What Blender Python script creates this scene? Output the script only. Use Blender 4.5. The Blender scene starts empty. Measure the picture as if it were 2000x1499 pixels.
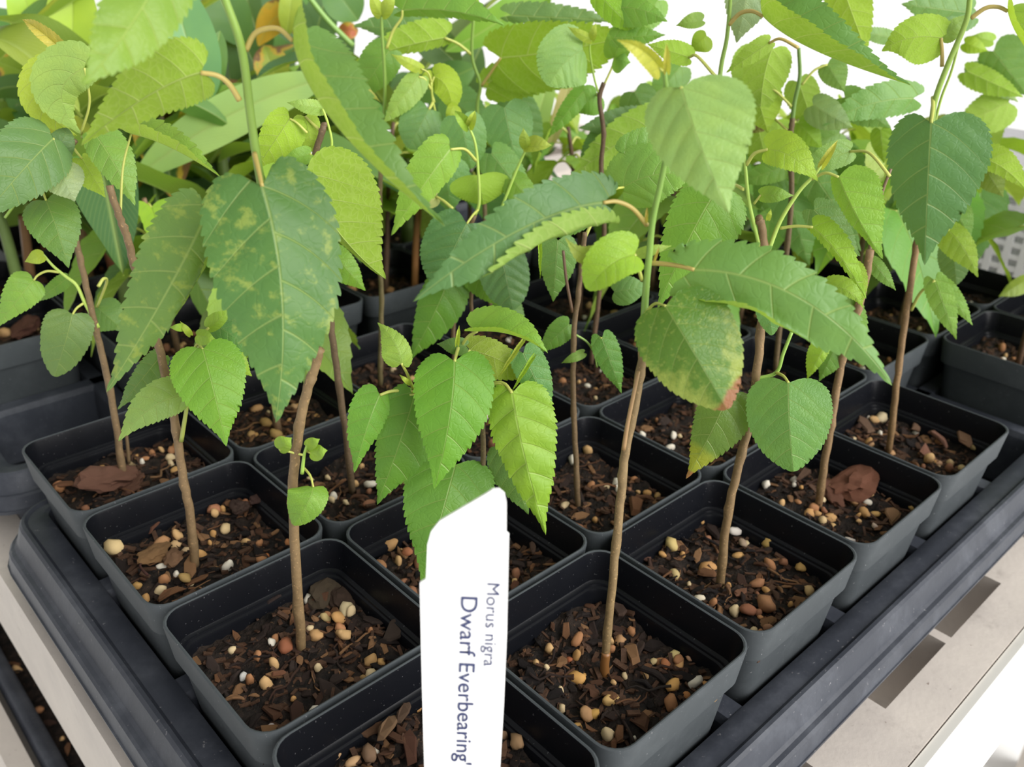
import bpy, bmesh, math, random
import numpy as np
from mathutils import Vector, Matrix, noise as mnoise

# ---------------------------------------------------------------- camera, sky, sun, exposure
P = 0.09                      # pot spacing in metres
ZR = 0.90                     # height of the pot rims above the floor
FPX = 1745.5                  # focal length in pixels of the 2000 px wide photograph
CAM = np.array([-1.47234, -1.94137, 2.91515])
RC = np.array([[0.7344266, -0.6783431, 0.0216370], [-0.2992812, -0.3523090, -0.8867407], [0.6091374, 0.6447705, -0.4617605]])
def W(x, y, h=0.0):           # grid units (pots) to metres; h = depth below the rims
    return np.array([x * P, y * P, ZR - h * P])
CAMW = W(CAM[0], CAM[1], -CAM[2])
scene = bpy.context.scene
COL = scene.collection
cam_d = bpy.data.cameras.new('camera'); cam = bpy.data.objects.new('camera', cam_d); COL.objects.link(cam)
cam_d.sensor_width = 36.0; cam_d.lens = 36.0 * FPX / 2000.0
cam_d.clip_start = 0.01; cam_d.clip_end = 200
m3 = Matrix(((RC[0][0], -RC[1][0], -RC[2][0]), (RC[0][1], -RC[1][1], -RC[2][1]), (RC[0][2], -RC[1][2], -RC[2][2])))
cam.matrix_world = Matrix.Translation(Vector(CAMW)) @ m3.to_4x4()
cam_d.dof.use_dof = True; cam_d.dof.focus_distance = 0.37; cam_d.dof.aperture_fstop = 13.0
scene.camera = cam

world = bpy.data.worlds.new('sky'); scene.world = world; world.use_nodes = True
wn = world.node_tree; wn.nodes.clear()
w_out = wn.nodes.new('ShaderNodeOutputWorld'); w_bg = wn.nodes.new('ShaderNodeBackground')
w_bg.inputs[0].default_value = (1.0, 0.985, 0.955, 1); w_bg.inputs[1].default_value = 0.55
wn.links.new(w_bg.outputs[0], w_out.inputs[0])
sun_d = bpy.data.lights.new('sun', 'SUN'); sun = bpy.data.objects.new('sun', sun_d); COL.objects.link(sun)
sun_d.energy = 5.4; sun_d.angle = math.radians(60); sun_d.color = (1.0, 0.985, 0.96)
sdir = Vector((0.20, -0.86, 0.46)).normalized()      # soft daylight from the open right-hand side
sun.rotation_euler = sdir.to_track_quat('Z', 'Y').to_euler()
scene.view_settings.view_transform = 'Standard'; scene.view_settings.look = 'None'
scene.view_settings.gamma = 1.0; scene.view_settings.use_curve_mapping = False
scene.view_settings.exposure = 0.2

# ---------------------------------------------------------------- helpers
rng = random.Random(7)
def lin(c):
    return tuple(((v / 255.0) / 12.92 if v / 255.0 <= 0.04045 else ((v / 255.0 + 0.055) / 1.055) ** 2.4) for v in c)
ORG = {}
def obj(name, data, parent=None, origin=None, color=None, label=None, kind=None):
    o = bpy.data.objects.new(name, data)
    COL.objects.link(o)
    org = np.array(origin if origin is not None else (0, 0, 0), float)
    po = ORG[parent.name] if parent is not None else np.zeros(3)
    if parent is not None: o.parent = parent
    o.location = org - po
    ORG[o.name] = org
    if color is not None: o.color = (color[0], color[1], color[2], 1)
    if label: o['label'] = label
    if kind: o['kind'] = kind
    return o
def thing(name, label, cat, origin, group=None):
    o = obj(name, None, None, origin, None, label)
    o.empty_display_size = 0.01
    o['category'] = cat
    if group: o['group'] = group
    return o
def mesh(name, v, f, mat, smooth=True, uvs=None):
    me = bpy.data.meshes.new(name)
    me.from_pydata([tuple(map(float, a)) for a in v], [], f)
    if mat is not None: me.materials.append(mat)
    if smooth: me.polygons.foreach_set('use_smooth', [True] * len(me.polygons))
    me.update()
    return me
def sharpen(me, deg=28):
    try: me.set_sharp_from_angle(angle=math.radians(deg))
    except Exception: pass
    return me
def fast_mesh(name, v, quads, mat, uv1=None, uv2=None):
    me = bpy.data.meshes.new(name)
    n, q = len(v), len(quads)
    me.vertices.add(n); me.vertices.foreach_set('co', np.asarray(v, np.float32).ravel())
    me.loops.add(q * 4); me.loops.foreach_set('vertex_index', np.asarray(quads, np.int32).ravel())
    me.polygons.add(q); me.polygons.foreach_set('loop_start', np.arange(0, q * 4, 4, dtype=np.int32))
    try: me.polygons.foreach_set('loop_total', np.full(q, 4, dtype=np.int32))
    except Exception: pass
    me.polygons.foreach_set('use_smooth', np.ones(q, dtype=bool))
    idx = np.asarray(quads).ravel()
    for nm, uv in (('UVMap', uv1), ('edge', uv2)):
        if uv is not None:
            l = me.uv_layers.new(name=nm)
            l.data.foreach_set('uv', np.asarray(uv, np.float32)[idx].ravel())
    if mat is not None: me.materials.append(mat)
    me.update(calc_edges=True)
    me.validate()
    return me
def box_vf(lo, hi):
    x0, y0, z0 = lo; x1, y1, z1 = hi
    v = [(x0, y0, z0), (x1, y0, z0), (x1, y1, z0), (x0, y1, z0), (x0, y0, z1), (x1, y0, z1), (x1, y1, z1), (x0, y1, z1)]
    f = [(0, 3, 2, 1), (4, 5, 6, 7), (0, 1, 5, 4), (1, 2, 6, 5), (2, 3, 7, 6), (3, 0, 4, 7)]
    return v, f
class MB:
    def __init__(s): s.v = []; s.f = []
    def add(s, v, f):
        k = len(s.v); s.v += [tuple(map(float, a)) for a in v]; s.f += [tuple(i + k for i in q) for q in f]
    def box(s, lo, hi): s.add(*box_vf(lo, hi))
    def mesh(s, name, mat, smooth=False): return mesh(name, s.v, s.f, mat, smooth)
def catmull(pts, n):
    pts = np.asarray(pts, float)
    if len(pts) < 3 or n < 2:
        return pts
    Q = np.vstack([2 * pts[0] - pts[1], pts, 2 * pts[-1] - pts[-2]])
    out = []
    for i in range(1, len(Q) - 2):
        p0, p1, p2, p3 = Q[i - 1], Q[i], Q[i + 1], Q[i + 2]
        for t in np.linspace(0, 1, n, endpoint=False):
            out.append(0.5 * (2 * p1 + (p2 - p0) * t + (2 * p0 - 5 * p1 + 4 * p2 - p3) * t * t + (3 * p1 - p0 - 3 * p2 + p3) * t ** 3))
    out.append(Q[-2])
    return np.array(out)
def tube_vf(pts, rad, sides=8, flat=1.0, cap=True):
    pts = np.asarray(pts, float); n = len(pts)
    tan = np.gradient(pts, axis=0); tan /= np.linalg.norm(tan, axis=1)[:, None] + 1e-12
    ref = np.array([0.31, 0.87, 0.38])
    v = []; f = []
    a0 = np.cross(tan[0], ref); a0 /= np.linalg.norm(a0)
    for i in range(n):
        a0 = a0 - tan[i] * np.dot(a0, tan[i]); a0 /= np.linalg.norm(a0) + 1e-12
        b0 = np.cross(tan[i], a0)
        for k in range(sides):
            a = 2 * math.pi * k / sides
            v.append(pts[i] + rad[i] * (math.cos(a) * a0 + flat * math.sin(a) * b0))
    for i in range(n - 1):
        for k in range(sides):
            k2 = (k + 1) % sides
            f.append((i * sides + k, i * sides + k2, (i + 1) * sides + k2, (i + 1) * sides + k))
    if cap:
        f.append(tuple(range(sides))[::-1]); f.append(tuple(range((n - 1) * sides, n * sides)))
    return v, f

# ---------------------------------------------------------------- materials
def new_mat(name):
    m = bpy.data.materials.new(name); m.use_nodes = True
    nt = m.node_tree; nt.nodes.clear()
    out = nt.nodes.new('ShaderNodeOutputMaterial')
    return m, nt, out
class NT:
    def __init__(s, nt): s.nt = nt
    def n(s, t, **kw):
        x = s.nt.nodes.new(t)
        for k, v in kw.items(): setattr(x, k, v)
        return x
    def l(s, a, b): s.nt.links.new(a, b)
    def put(s, sock, v):
        if hasattr(v, 'is_output') or hasattr(v, 'links'): s.l(v, sock)
        else: sock.default_value = v
    def m(s, op, a, b=0.0, c=0.0, clamp=False):
        x = s.n('ShaderNodeMath', operation=op); x.use_clamp = clamp
        s.put(x.inputs[0], a); s.put(x.inputs[1], b); s.put(x.inputs[2], c)
        return x.outputs[0]
    def ss(s, v, lo, hi):
        x = s.n('ShaderNodeMapRange', interpolation_type='SMOOTHSTEP')
        s.put(x.inputs[0], v); x.inputs[1].default_value = lo; x.inputs[2].default_value = hi
        return x.outputs[0]
    def mix(s, fac, a, b, mode='MIX'):
        x = s.n('ShaderNodeMix', data_type='RGBA', blend_type=mode)
        s.put(x.inputs[0], fac); s.put(x.inputs[6], a); s.put(x.inputs[7], b)
        return x.outputs[2]
    def noise(s, vec, scale, detail=3.0, rough=0.55):
        x = s.n('ShaderNodeTexNoise'); x.inputs['Scale'].default_value = scale
        x.inputs['Detail'].default_value = detail; x.inputs['Roughness'].default_value = rough
        if vec is not None: s.l(vec, x.inputs['Vector'])
        return x.outputs['Fac']
    def bump(s, h, strength, dist):
        x = s.n('ShaderNodeBump'); x.inputs['Strength'].default_value = strength; x.inputs['Distance'].default_value = dist
        s.l(h, x.inputs['Height']); return x.outputs[0]
    def bsdf(s, color, rough, spec=0.5, normal=None):
        x = s.n('ShaderNodeBsdfPrincipled')
        s.put(x.inputs['Base Color'], color); s.put(x.inputs['Roughness'], rough)
        x.inputs['Specular IOR Level'].default_value = spec
        if normal is not None: s.l(normal, x.inputs['Normal'])
        return x.outputs[0]
def rgb(c): return (c[0], c[1], c[2], 1)

def leaf_material(name, variant='plain', ginger=False):
    m, nt, out = new_mat(name); g = NT(nt)
    uv = g.n('ShaderNodeUVMap', uv_map='UVMap').outputs[0]
    sep = g.n('ShaderNodeSeparateXYZ'); g.l(uv, sep.inputs[0])
    sx = g.m('SUBTRACT', sep.outputs[0], 0.5); u = g.m('ABSOLUTE', sx); v = sep.outputs[1]
    side = g.m('GREATER_THAN', sx, 0.0)
    oi = g.n('ShaderNodeObjectInfo')
    base = oi.outputs['Color']
    rnd = g.m('MULTIPLY', oi.outputs['Random'], 37.0)
    comb = g.n('ShaderNodeCombineXYZ'); g.l(sep.outputs[0], comb.inputs[0]); g.l(v, comb.inputs[1]); g.l(rnd, comb.inputs[2])
    nvec = comb.outputs[0]
    if not ginger:
        ph = g.m('DIVIDE', g.m('SUBTRACT', g.m('SUBTRACT', v, g.m('MULTIPLY', u, 0.46)), g.m('MULTIPLY', g.m('MULTIPLY', u, u), 1.5)), 0.205)
        ph = g.m('ADD', ph, g.m('MULTIPLY', side, 0.3))
        fr = g.m('FRACT', g.m('ADD', ph, 10.0))
        d = g.m('SUBTRACT', 0.5, g.m('ABSOLUTE', g.m('SUBTRACT', fr, 0.5)))
        width = g.m('MAXIMUM', g.m('SUBTRACT', 0.042, g.m('MULTIPLY', u, 0.08)), 0.014)
        lat = g.m('SUBTRACT', 1.0, g.m('DIVIDE', d, width), clamp=True)
        lat = g.m('MULTIPLY', lat, g.m('GREATER_THAN', ph, -0.45))
        lat = g.m('MULTIPLY', lat, g.m('LESS_THAN', v, 0.93))
        mid = g.m('SUBTRACT', 1.0, g.m('DIVIDE', u, g.m('MAXIMUM', g.m('SUBTRACT', 0.0095, g.m('MULTIPLY', v, 0.007)), 0.0018)), clamp=True)
        vein = g.m('MAXIMUM', g.m('MULTIPLY', lat, 0.95), mid)
        vo = g.n('ShaderNodeTexVoronoi', feature='DISTANCE_TO_EDGE'); vo.inputs['Scale'].default_value = 21
        wob = g.n('ShaderNodeTexNoise'); wob.inputs['Scale'].default_value = 9; g.l(nvec, wob.inputs['Vector'])
        wm = g.n('ShaderNodeVectorMath', operation='MULTIPLY_ADD'); g.l(wob.outputs['Color'], wm.inputs[0]); wm.inputs[1].default_value = (.10, .10, 0); g.l(nvec, wm.inputs[2]); g.l(wm.outputs[0], vo.inputs['Vector'])
        ret = g.m('SUBTRACT', 1.0, g.m('DIVIDE', vo.outputs[0], 0.16), clamp=True)
    else:
        fr = g.m('FRACT', g.m('ADD', g.m('MULTIPLY', g.m('SUBTRACT', v, g.m('MULTIPLY', u, 3.0)), 26.0), 50.0))
        lat = g.m('MULTIPLY', g.m('SUBTRACT', 1.0, g.m('MULTIPLY', g.m('ABSOLUTE', g.m('SUBTRACT', fr, 0.5)), 5.0), clamp=True), 0.25)
        mid = g.m('SUBTRACT', 1.0, g.m('DIVIDE', u, 0.012), clamp=True)
        vein = g.m('MAXIMUM', lat, mid)
        ret = g.noise(nvec, 40)
    n1 = g.noise(nvec, 4.5, 4)
    col = g.mix(g.m('MULTIPLY', g.ss(n1, 0.35, 0.7), 0.35), base, g.mix(1.0, base, (1.35, 1.2, 0.9, 1), 'MULTIPLY'))
    if variant == 'spotted':
        n2 = g.noise(nvec, 13, 6, 0.65)
        col = g.mix(g.m('MULTIPLY', g.ss(n2, 0.52, 0.66), 0.65), col, rgb((0.27, 0.33, 0.07)))
    edge = g.n('ShaderNodeUVMap', uv_map='edge').outputs[0]
    se = g.n('ShaderNodeSeparateXYZ'); g.l(edge, se.inputs[0])
    if variant == 'senescent':
        n2 = g.noise(nvec, 5, 6, 0.7)
        k = g.m('ADD', g.m('ADD', g.m('MULTIPLY', se.outputs[0], 0.28), g.m('MULTIPLY', v, 0.38)), g.m('MULTIPLY', g.m('SUBTRACT', n2, 0.5), 1.2))
        col = g.mix(g.m('MULTIPLY', g.ss(k, 0.32, 0.62), 0.8), col, rgb((0.29, 0.34, 0.07)))
        n3 = g.noise(nvec, 30, 3)
        col = g.mix(g.m('MULTIPLY', g.ss(n3, 0.55, 0.7), 0.35), col, rgb((0.34, 0.38, 0.09)))
        k2 = g.m('ADD', g.m('ADD', v, g.m('MULTIPLY', sx, -0.25)), g.m('MULTIPLY', g.m('SUBTRACT', n1, 0.5), 0.15))
        col = g.mix(g.ss(k2, 0.90, 0.95), col, rgb((0.26, 0.10, 0.045)))
    if variant == 'burnt':
        col = g.mix(g.ss(g.m('ADD', v, g.m('MULTIPLY', g.m('SUBTRACT', n1, 0.5), 0.3)), 0.68, 0.85), col, rgb((0.30, 0.33, 0.03)))
        col = g.mix(g.ss(v, 0.91, 0.94), col, rgb((0.30, 0.12, 0.05)))
    if variant == 'tipped':
        k2 = g.m('ADD', g.m('MULTIPLY', se.outputs[0], 0.55), g.m('ADD', g.m('MULTIPLY', v, 0.5), g.m('MULTIPLY', g.m('SUBTRACT', n1, 0.5), 1.2)))
        col = g.mix(g.ss(k2, 0.62, 0.75), col, rgb((0.55, 0.36, 0.05)))
        col = g.mix(g.ss(k2, 0.80, 0.9), col, rgb((0.20, 0.09, 0.045)))
    col = g.mix(g.m('MULTIPLY', vein, 0.75), col, g.mix(0.55, base, rgb((0.42, 0.50, 0.16))))
    under = g.mix(0.65, col, g.mix(1.0, g.mix(0.62, base, rgb((0.30, 0.42, 0.06))), (1.3, 1.25, 0.9, 1), 'MULTIPLY'))
    under = g.mix(g.m('MULTIPLY', g.m('MAXIMUM', vein, g.m('MULTIPLY', ret, 0.22)), 0.5), under, rgb((0.55, 0.62, 0.25)))
    geo = g.n('ShaderNodeNewGeometry')
    bf = geo.outputs['Backfacing']
    colf = g.mix(bf, col, under)
    hgt = g.m('ADD', g.m('MULTIPLY', vein, -1.0), g.m('MULTIPLY', ret, -0.20))
    nor = g.bump(hgt, 0.5, 0.0006 if not ginger else 0.0004)
    sh = g.bsdf(colf, g.m('ADD', 0.41, g.m('MULTIPLY', bf, 0.25)), 0.36, nor)
    tr = g.n('ShaderNodeBsdfTranslucent'); g.l(g.mix(1.0, g.mix(0.35, colf, rgb((0.30, 0.42, 0.03))), (1.5, 1.5, 0.9, 1), 'MULTIPLY'), tr.inputs[0]); g.l(nor, tr.inputs[1])
    mx = g.n('ShaderNodeMixShader'); mx.inputs[0].default_value = 0.30
    g.l(sh, mx.inputs[1]); g.l(tr.outputs[0], mx.inputs[2]); g.l(mx.outputs[0], out.inputs[0])
    return m
M_LEAF = leaf_material('leaf_plain'); M_SPOT = leaf_material('leaf_spotted', 'spotted')
M_SEN = leaf_material('leaf_senescent', 'senescent'); M_BURN = leaf_material('leaf_burnt_tip', 'burnt')
M_GING = leaf_material('strap_leaf', 'plain', True); M_GTIP = leaf_material('strap_leaf_dying', 'tipped', True)
LM = {'leaf': M_LEAF, 'spot': M_SPOT, 'sen': M_SEN, 'burn': M_BURN}

def tinted(name, rough=0.6, spec=0.4, nscale=60, namt=0.5, bump=0.4, dist=0.0005, lenticel=False):
    m, nt, out = new_mat(name); g = NT(nt)
    tc = g.n('ShaderNodeTexCoord').outputs['Object']
    base = g.n('ShaderNodeObjectInfo').outputs['Color']
    n = g.noise(tc, nscale, 4, 0.65)
    col = g.mix(g.m('MULTIPLY', g.ss(n, 0.3, 0.75), namt), base, g.mix(1.0, base, (0.38, 0.36, 0.34, 1), 'MULTIPLY'))
    if lenticel:
        n2 = g.noise(tc, 900, 2)
        col = g.mix(g.m('MULTIPLY', g.ss(n2, 0.62, 0.7), 0.6), col, g.mix(1.0, base, (2.0, 1.9, 1.8, 1), 'MULTIPLY'))
    nn = g.noise(tc, nscale * 4, 3)
    g.l(g.bsdf(col, rough, spec, g.bump(nn, bump, dist)), out.inputs[0])
    return m
M_BARK = tinted('seedling_bark', 0.6, 0.35, 160, 0.45, 0.5, 0.0004, True)
M_SHOOT = tinted('green_shoot', 0.45, 0.5, 60, 0.15, 0.15, 0.0002)
M_CHIP = tinted('bark_chip', 0.75, 0.25, 260, 0.7, 0.7, 0.0006)
M_PEB = tinted('clay_pebble', 0.7, 0.3, 300, 0.35, 0.4, 0.0003)

def simple(name, fn):
    m, nt, out = new_mat(name); g = NT(nt); tc = g.n('ShaderNodeTexCoord').outputs['Object']
    g.l(fn(g, tc), out.inputs[0]); return m
def f_plastic(g, tc):  # lighter copy for outer faces; bright side sheen put into the base colour
    n = g.noise(tc, 45, 5, 0.7); n2 = g.noise(tc, 700, 2)
    col = g.mix(g.m('MULTIPLY', g.ss(n, 0.42, 0.8), 0.16), rgb((0.050, 0.057, 0.062)), rgb((0.16, 0.175, 0.185)))
    col = g.mix(g.m('MULTIPLY', g.ss(n2, 0.70, 0.76), 0.35), col, rgb((0.35, 0.35, 0.36)))
    return g.bsdf(col, g.m('ADD', 0.45, g.m('MULTIPLY', n, 0.2)), 0.12, g.bump(n, 0.12, 0.001))
M_POT = simple('black_plastic_pot_lit', f_plastic)
def f_plastic_shaded(g, tc):  # near-black copy of the pot plastic; inside shade put into the colour
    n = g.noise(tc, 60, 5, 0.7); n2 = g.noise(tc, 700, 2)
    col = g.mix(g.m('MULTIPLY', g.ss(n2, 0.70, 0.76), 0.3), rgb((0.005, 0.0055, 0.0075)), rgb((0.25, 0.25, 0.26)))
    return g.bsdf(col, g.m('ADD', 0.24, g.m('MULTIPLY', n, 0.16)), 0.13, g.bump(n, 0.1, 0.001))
M_POT_SHADED = simple('black_plastic_pot_shaded', f_plastic_shaded)
def f_tray(g, tc):
    n = g.noise(tc, 30, 5, 0.7); n2 = g.noise(tc, 420, 3)
    col = g.mix(g.m('MULTIPLY', g.ss(n, 0.4, 0.8), 0.35), rgb((0.034, 0.038, 0.049)), rgb((0.14, 0.15, 0.175)))
    col = g.mix(g.m('MULTIPLY', g.ss(n2, 0.68, 0.76), 0.4), col, rgb((0.32, 0.31, 0.32)))
    return g.bsdf(col, g.m('ADD', 0.34, g.m('MULTIPLY', n, 0.2)), 0.25, g.bump(n, 0.25, 0.002))
M_TRAY = simple('black_plastic_tray', f_tray)
def f_soil(g, tc):
    n = g.noise(tc, 120, 6, 0.7); n2 = g.noise(tc, 420, 4)
    col = g.mix(g.ss(n, 0.35, 0.7), rgb((0.006, 0.005, 0.0045)), rgb((0.030, 0.020, 0.015)))
    col = g.mix(g.m('MULTIPLY', g.ss(n2, 0.62, 0.72), 0.5), col, rgb((0.16, 0.09, 0.045)))
    return g.bsdf(col, 0.85, 0.2, g.bump(n2, 1.0, 0.002))
M_SOIL = simple('potting_soil', f_soil)
def f_bench(g, tc):
    n = g.noise(tc, 9, 6, 0.65); n2 = g.noise(tc, 320, 3); n3 = g.noise(tc, 34, 5, 0.7)
    col = g.mix(g.ss(n, 0.35, 0.75), rgb((0.54, 0.49, 0.44)), rgb((0.42, 0.38, 0.35)))
    col = g.mix(g.m('MULTIPLY', g.ss(n3, 0.56, 0.78), 0.55), col, rgb((0.25, 0.22, 0.20)))
    col = g.mix(g.m('MULTIPLY', g.ss(n2, 0.70, 0.75), 0.7), col, rgb((0.12, 0.08, 0.06)))
    return g.bsdf(col, 0.55, 0.4, g.bump(n2, 0.25, 0.0006))
M_BENCH = simple('cream_plastic_bench', f_bench)
def f_rail(g, tc):  # whiter copy of the bench plastic; strong side light put into the colour
    n = g.noise(tc, 14, 5, 0.6)
    col = g.mix(g.ss(n, 0.55, 0.8), rgb((0.80, 0.78, 0.73)), rgb((0.55, 0.48, 0.40)))
    return g.bsdf(col, 0.45, 0.4, g.bump(n, 0.1, 0.002))
M_RAIL = simple('rail_lit', f_rail)
M_WHITE = simple('white_plastic', lambda g, tc: g.bsdf(g.mix(g.noise(tc, 8), rgb((0.86, 0.86, 0.86)), rgb((0.80, 0.80, 0.82))), 0.4, 0.4))
M_BACK = simple('white_plastic_shaded', lambda g, tc: g.bsdf(g.mix(g.noise(tc, 8), rgb((0.72, 0.72, 0.75)), rgb((0.78, 0.78, 0.80))), 0.5, 0.3))  # greyer copy of the crate plastic; shade of the recesses put into the colour
M_TAG = simple('label_plastic', lambda g, tc: g.bsdf(g.mix(g.noise(tc, 30), rgb((0.90, 0.90, 0.90)), rgb((0.86, 0.86, 0.87))), 0.35, 0.4))
M_INK = simple('navy_ink', lambda g, tc: g.bsdf(g.mix(g.m('MULTIPLY', g.ss(g.noise(tc, 700, 3), 0.60, 0.75), 0.6), rgb((0.035, 0.045, 0.12)), rgb((0.45, 0.47, 0.58))), 0.5, 0.3))
M_FLOOR = simple('white_ground_cloth', lambda g, tc: g.bsdf(g.mix(g.ss(g.noise(tc, 3, 5), 0.4, 0.7), rgb((0.82, 0.82, 0.81)), rgb((0.74, 0.74, 0.73))), 0.8, 0.2))

# ---------------------------------------------------------------- pixel <-> world
def ray(px, py):
    d = RC.T @ np.array([(px - 1000.0) / FPX, (py - 749.5) / FPX, 1.0]); return d
FH = np.array([RC[2][0], RC[2][1], 0.0]); FH /= np.linalg.norm(FH)
def on_level(px, py, h):                      # the point under a pixel at h pots below the rims
    d = ray(px, py); t = ((ZR - h * P) - CAMW[2]) / d[2]; return CAMW + t * d
def at(px, py, base, d=0.0):                  # the point under a pixel in the upright plane through base, d metres further
    r = ray(px, py); t = (np.dot(base - CAMW, FH) + d) / np.dot(r, FH); return CAMW + t * r
def depth(p): return float(np.dot(RC[2], p - CAMW))
def nrm(a): return a / (np.linalg.norm(a) + 1e-12)

# ---------------------------------------------------------------- the setting
fl = MB(); fl.box((-40, -40, -0.05), (40, 40, 0.0))
obj('floor', fl.mesh('floor', M_FLOOR), kind='structure')

# ---------------------------------------------------------------- bench with pairs of rectangular holes
BT = 0.97                                     # bench top, pots below the rims
bench = thing('greenhouse_bench', 'cream moulded plastic bench with pairs of rectangular holes under the black trays', 'bench', W(0, 0, 1.9))
def grid_slab(name, xs, ys, holes, h0, h1, mat, parent):
    mb = MB()
    for a in range(len(xs) - 1):
        for b in range(len(ys) - 1):
            if (a, b) in holes: continue
            p0 = W(xs[a], ys[b], h1); p1 = W(xs[a + 1], ys[b + 1], h0)
            mb.box(p0 - ORG[parent.name], p1 - ORG[parent.name])
    return obj(name, mb.mesh(name, mat), parent, ORG[parent.name])
xs = [-0.745]; holes_x = []
x = 0.30 - 2.27
cells = []
while x < 12.0:
    for (a, b) in ((x, x + 0.77), (x + 0.845, x + 1.615)):
        if a > -0.2 and b < 12.6: cells.append((a, b))
    x += 2.27
for a, b in cells:
    xs.append(a); holes_x.append(len(xs) - 1); xs.append(b)
xs.append(13.0)
ys = [-1.035]; holes_y = []
y = -0.775
while y < 11.0:
    ys.append(y); holes_y.append(len(ys) - 1); ys.append(y + 0.80); y += 1.75
ys.append(11.4)
grid_slab('bench_top', xs, ys, {(a, b) for a in holes_x for b in holes_y}, BT, BT + 0.88, M_BENCH, bench)
# rounded outer rail along the right-hand edge
prof = [(-1.043, BT + 0.012), (-1.10, BT - 0.006), (-1.18, BT + 0.01), (-1.25, BT + 0.05), (-1.285, BT + 0.11), (-1.28, BT + 0.15), (-1.25, BT + 0.18), (-1.16, BT + 0.22), (-1.10, BT + 0.40), (-1.09, BT + 0.88), (-1.043, BT + 0.88)]
v = []; f = []
for xx in (-0.745, 13.0):
    for (yy, hh) in prof: v.append(W(xx, yy, hh) - ORG[bench.name])
n = len(prof)
for k in range(n): f.append((k, (k + 1) % n, n + (k + 1) % n, n + k))
f.append(tuple(range(n))); f.append(tuple(range(n, 2 * n))[::-1])
obj('edge_rail', mesh('edge_rail', v, f, M_RAIL, False), bench, ORG[bench.name], label='worn edge rail of the bench, side light put into its white colour')
for (lx, ly) in ((2.2, -0.6), (12.3, -0.6), (2.2, 10.8), (12.3, 10.8)):
    mb = MB(); p = W(lx, ly, BT + 0.88); mb.box((p[0] - .03, p[1] - .03, 0.0) - np.array([p[0], p[1], 0]), (p[0] + .03, p[1] + .03, p[2]) - np.array([p[0], p[1], 0]))
    obj('leg', mb.mesh('leg', M_BENCH), bench, (p[0], p[1], 0))

# ---------------------------------------------------------------- rounded-rectangle loops and swept rims
def rrect(x0, x1, y0, y1, r, k=5):
    pts = []
    for cx, cy, a0 in ((x1 - r, y1 - r, 0), (x0 + r, y1 - r, 90), (x0 + r, y0 + r, 180), (x1 - r, y0 + r, 270)):
        for i in range(k + 1):
            a = math.radians(a0 + 90.0 * i / k); pts.append((cx + r * math.cos(a), cy + r * math.sin(a)))
    return pts
def loft(loops, close_last=False, close_first=False):
    v = []; f = []; n = len(loops[0])
    for lp in loops: v += lp
    for j in range(len(loops) - 1):
        for k in range(n):
            k2 = (k + 1) % n
            f.append((j * n + k, j * n + k2, (j + 1) * n + k2, (j + 1) * n + k))
    if close_last: f.append(tuple(range((len(loops) - 1) * n, len(loops) * n)))
    if close_first: f.append(tuple(range(n))[::-1])
    return v, f

def make_tray(y0, y1, label, group, left=1.0, right=1.0, far=1.0, back=0.35, x1=7.46):
    o0 = W(3.5, (y0 + y1) / 2, 0.96)
    t = thing('propagation_tray', label, 'tray', o0, group)
    prof = [(0.0, 0.95), (-0.028, 0.53), (-0.02, 0.490), (0.012, 0.475), (0.06, 0.468), (0.115, 0.468), (0.135, 0.448), (0.155, 0.447), (0.172, 0.460), (0.215, 0.565), (0.232, 0.578), (0.255, 0.580), (0.270, 0.592), (0.285, 0.655), (0.292, 0.672), (0.300, 0.672), (0.296, 0.70)]
    loops = []
    for d, h in prof:
        pts = rrect(-0.455 - d * left, x1 + d * far, y0 - d * right, y1 + d * back, 0.10 + d * 0.9, 6)
        loops.append([W(a, b, h) - o0 for a, b in pts])
    v, f = loft(loops)
    obj('rim', sharpen(mesh('rim', v, f, M_TRAY), 20), t, o0)
    mb = MB(); mb.box(W(-0.455, y0, 0.97) - o0, W(x1, y1, 0.945) - o0)
    obj('base', mb.mesh('base', M_POT_SHADED), t, o0)  # shade between the pots is put into this near-black colour
    # ribs between the cells
    def rib(ax, ay, bx, by):
        w = 0.05; v = []; f = []
        dx, dy = nrm(np.array([bx - ax, by - ay])); nx, ny = -dy, dx
        pr = [(-0.095, 0.945), (-0.074, 0.54), (-0.058, 0.495), (0.058, 0.495), (0.074, 0.54), (0.095, 0.945)]
        for (px, py) in ((ax, ay), (bx, by)):
            for s, h in pr: v.append(W(px + nx * s, py + ny * s, h) - o0)
        for k in range(5): f.append((k, k + 1, 7 + k, 6 + k))
        f.append((5, 4, 3, 2, 1, 0)); f.append((6, 7, 8, 9, 10, 11))
        obj('cell_rib', mesh('cell_rib', v, f, M_TRAY, False), t, o0)
    ny = int(round(y1 - y0)); nx = int(round(x1 + 0.46))
    for k in range(1, nx): rib(-0.5 + k, y0, -0.5 + k, y1)
    for k in range(1, ny): rib(-0.45, y0 - 0.04 + k, x1, y0 - 0.04 + k)
    return t
make_tray(-0.46, 3.46, 'long black plastic pot tray at the front edge of the bench', 'black pot trays')
make_tray(4.10, 8.02, 'black plastic pot tray farther back, behind the empty front-left cell', 'black pot trays', back=1.0, right=0.9)

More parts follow.
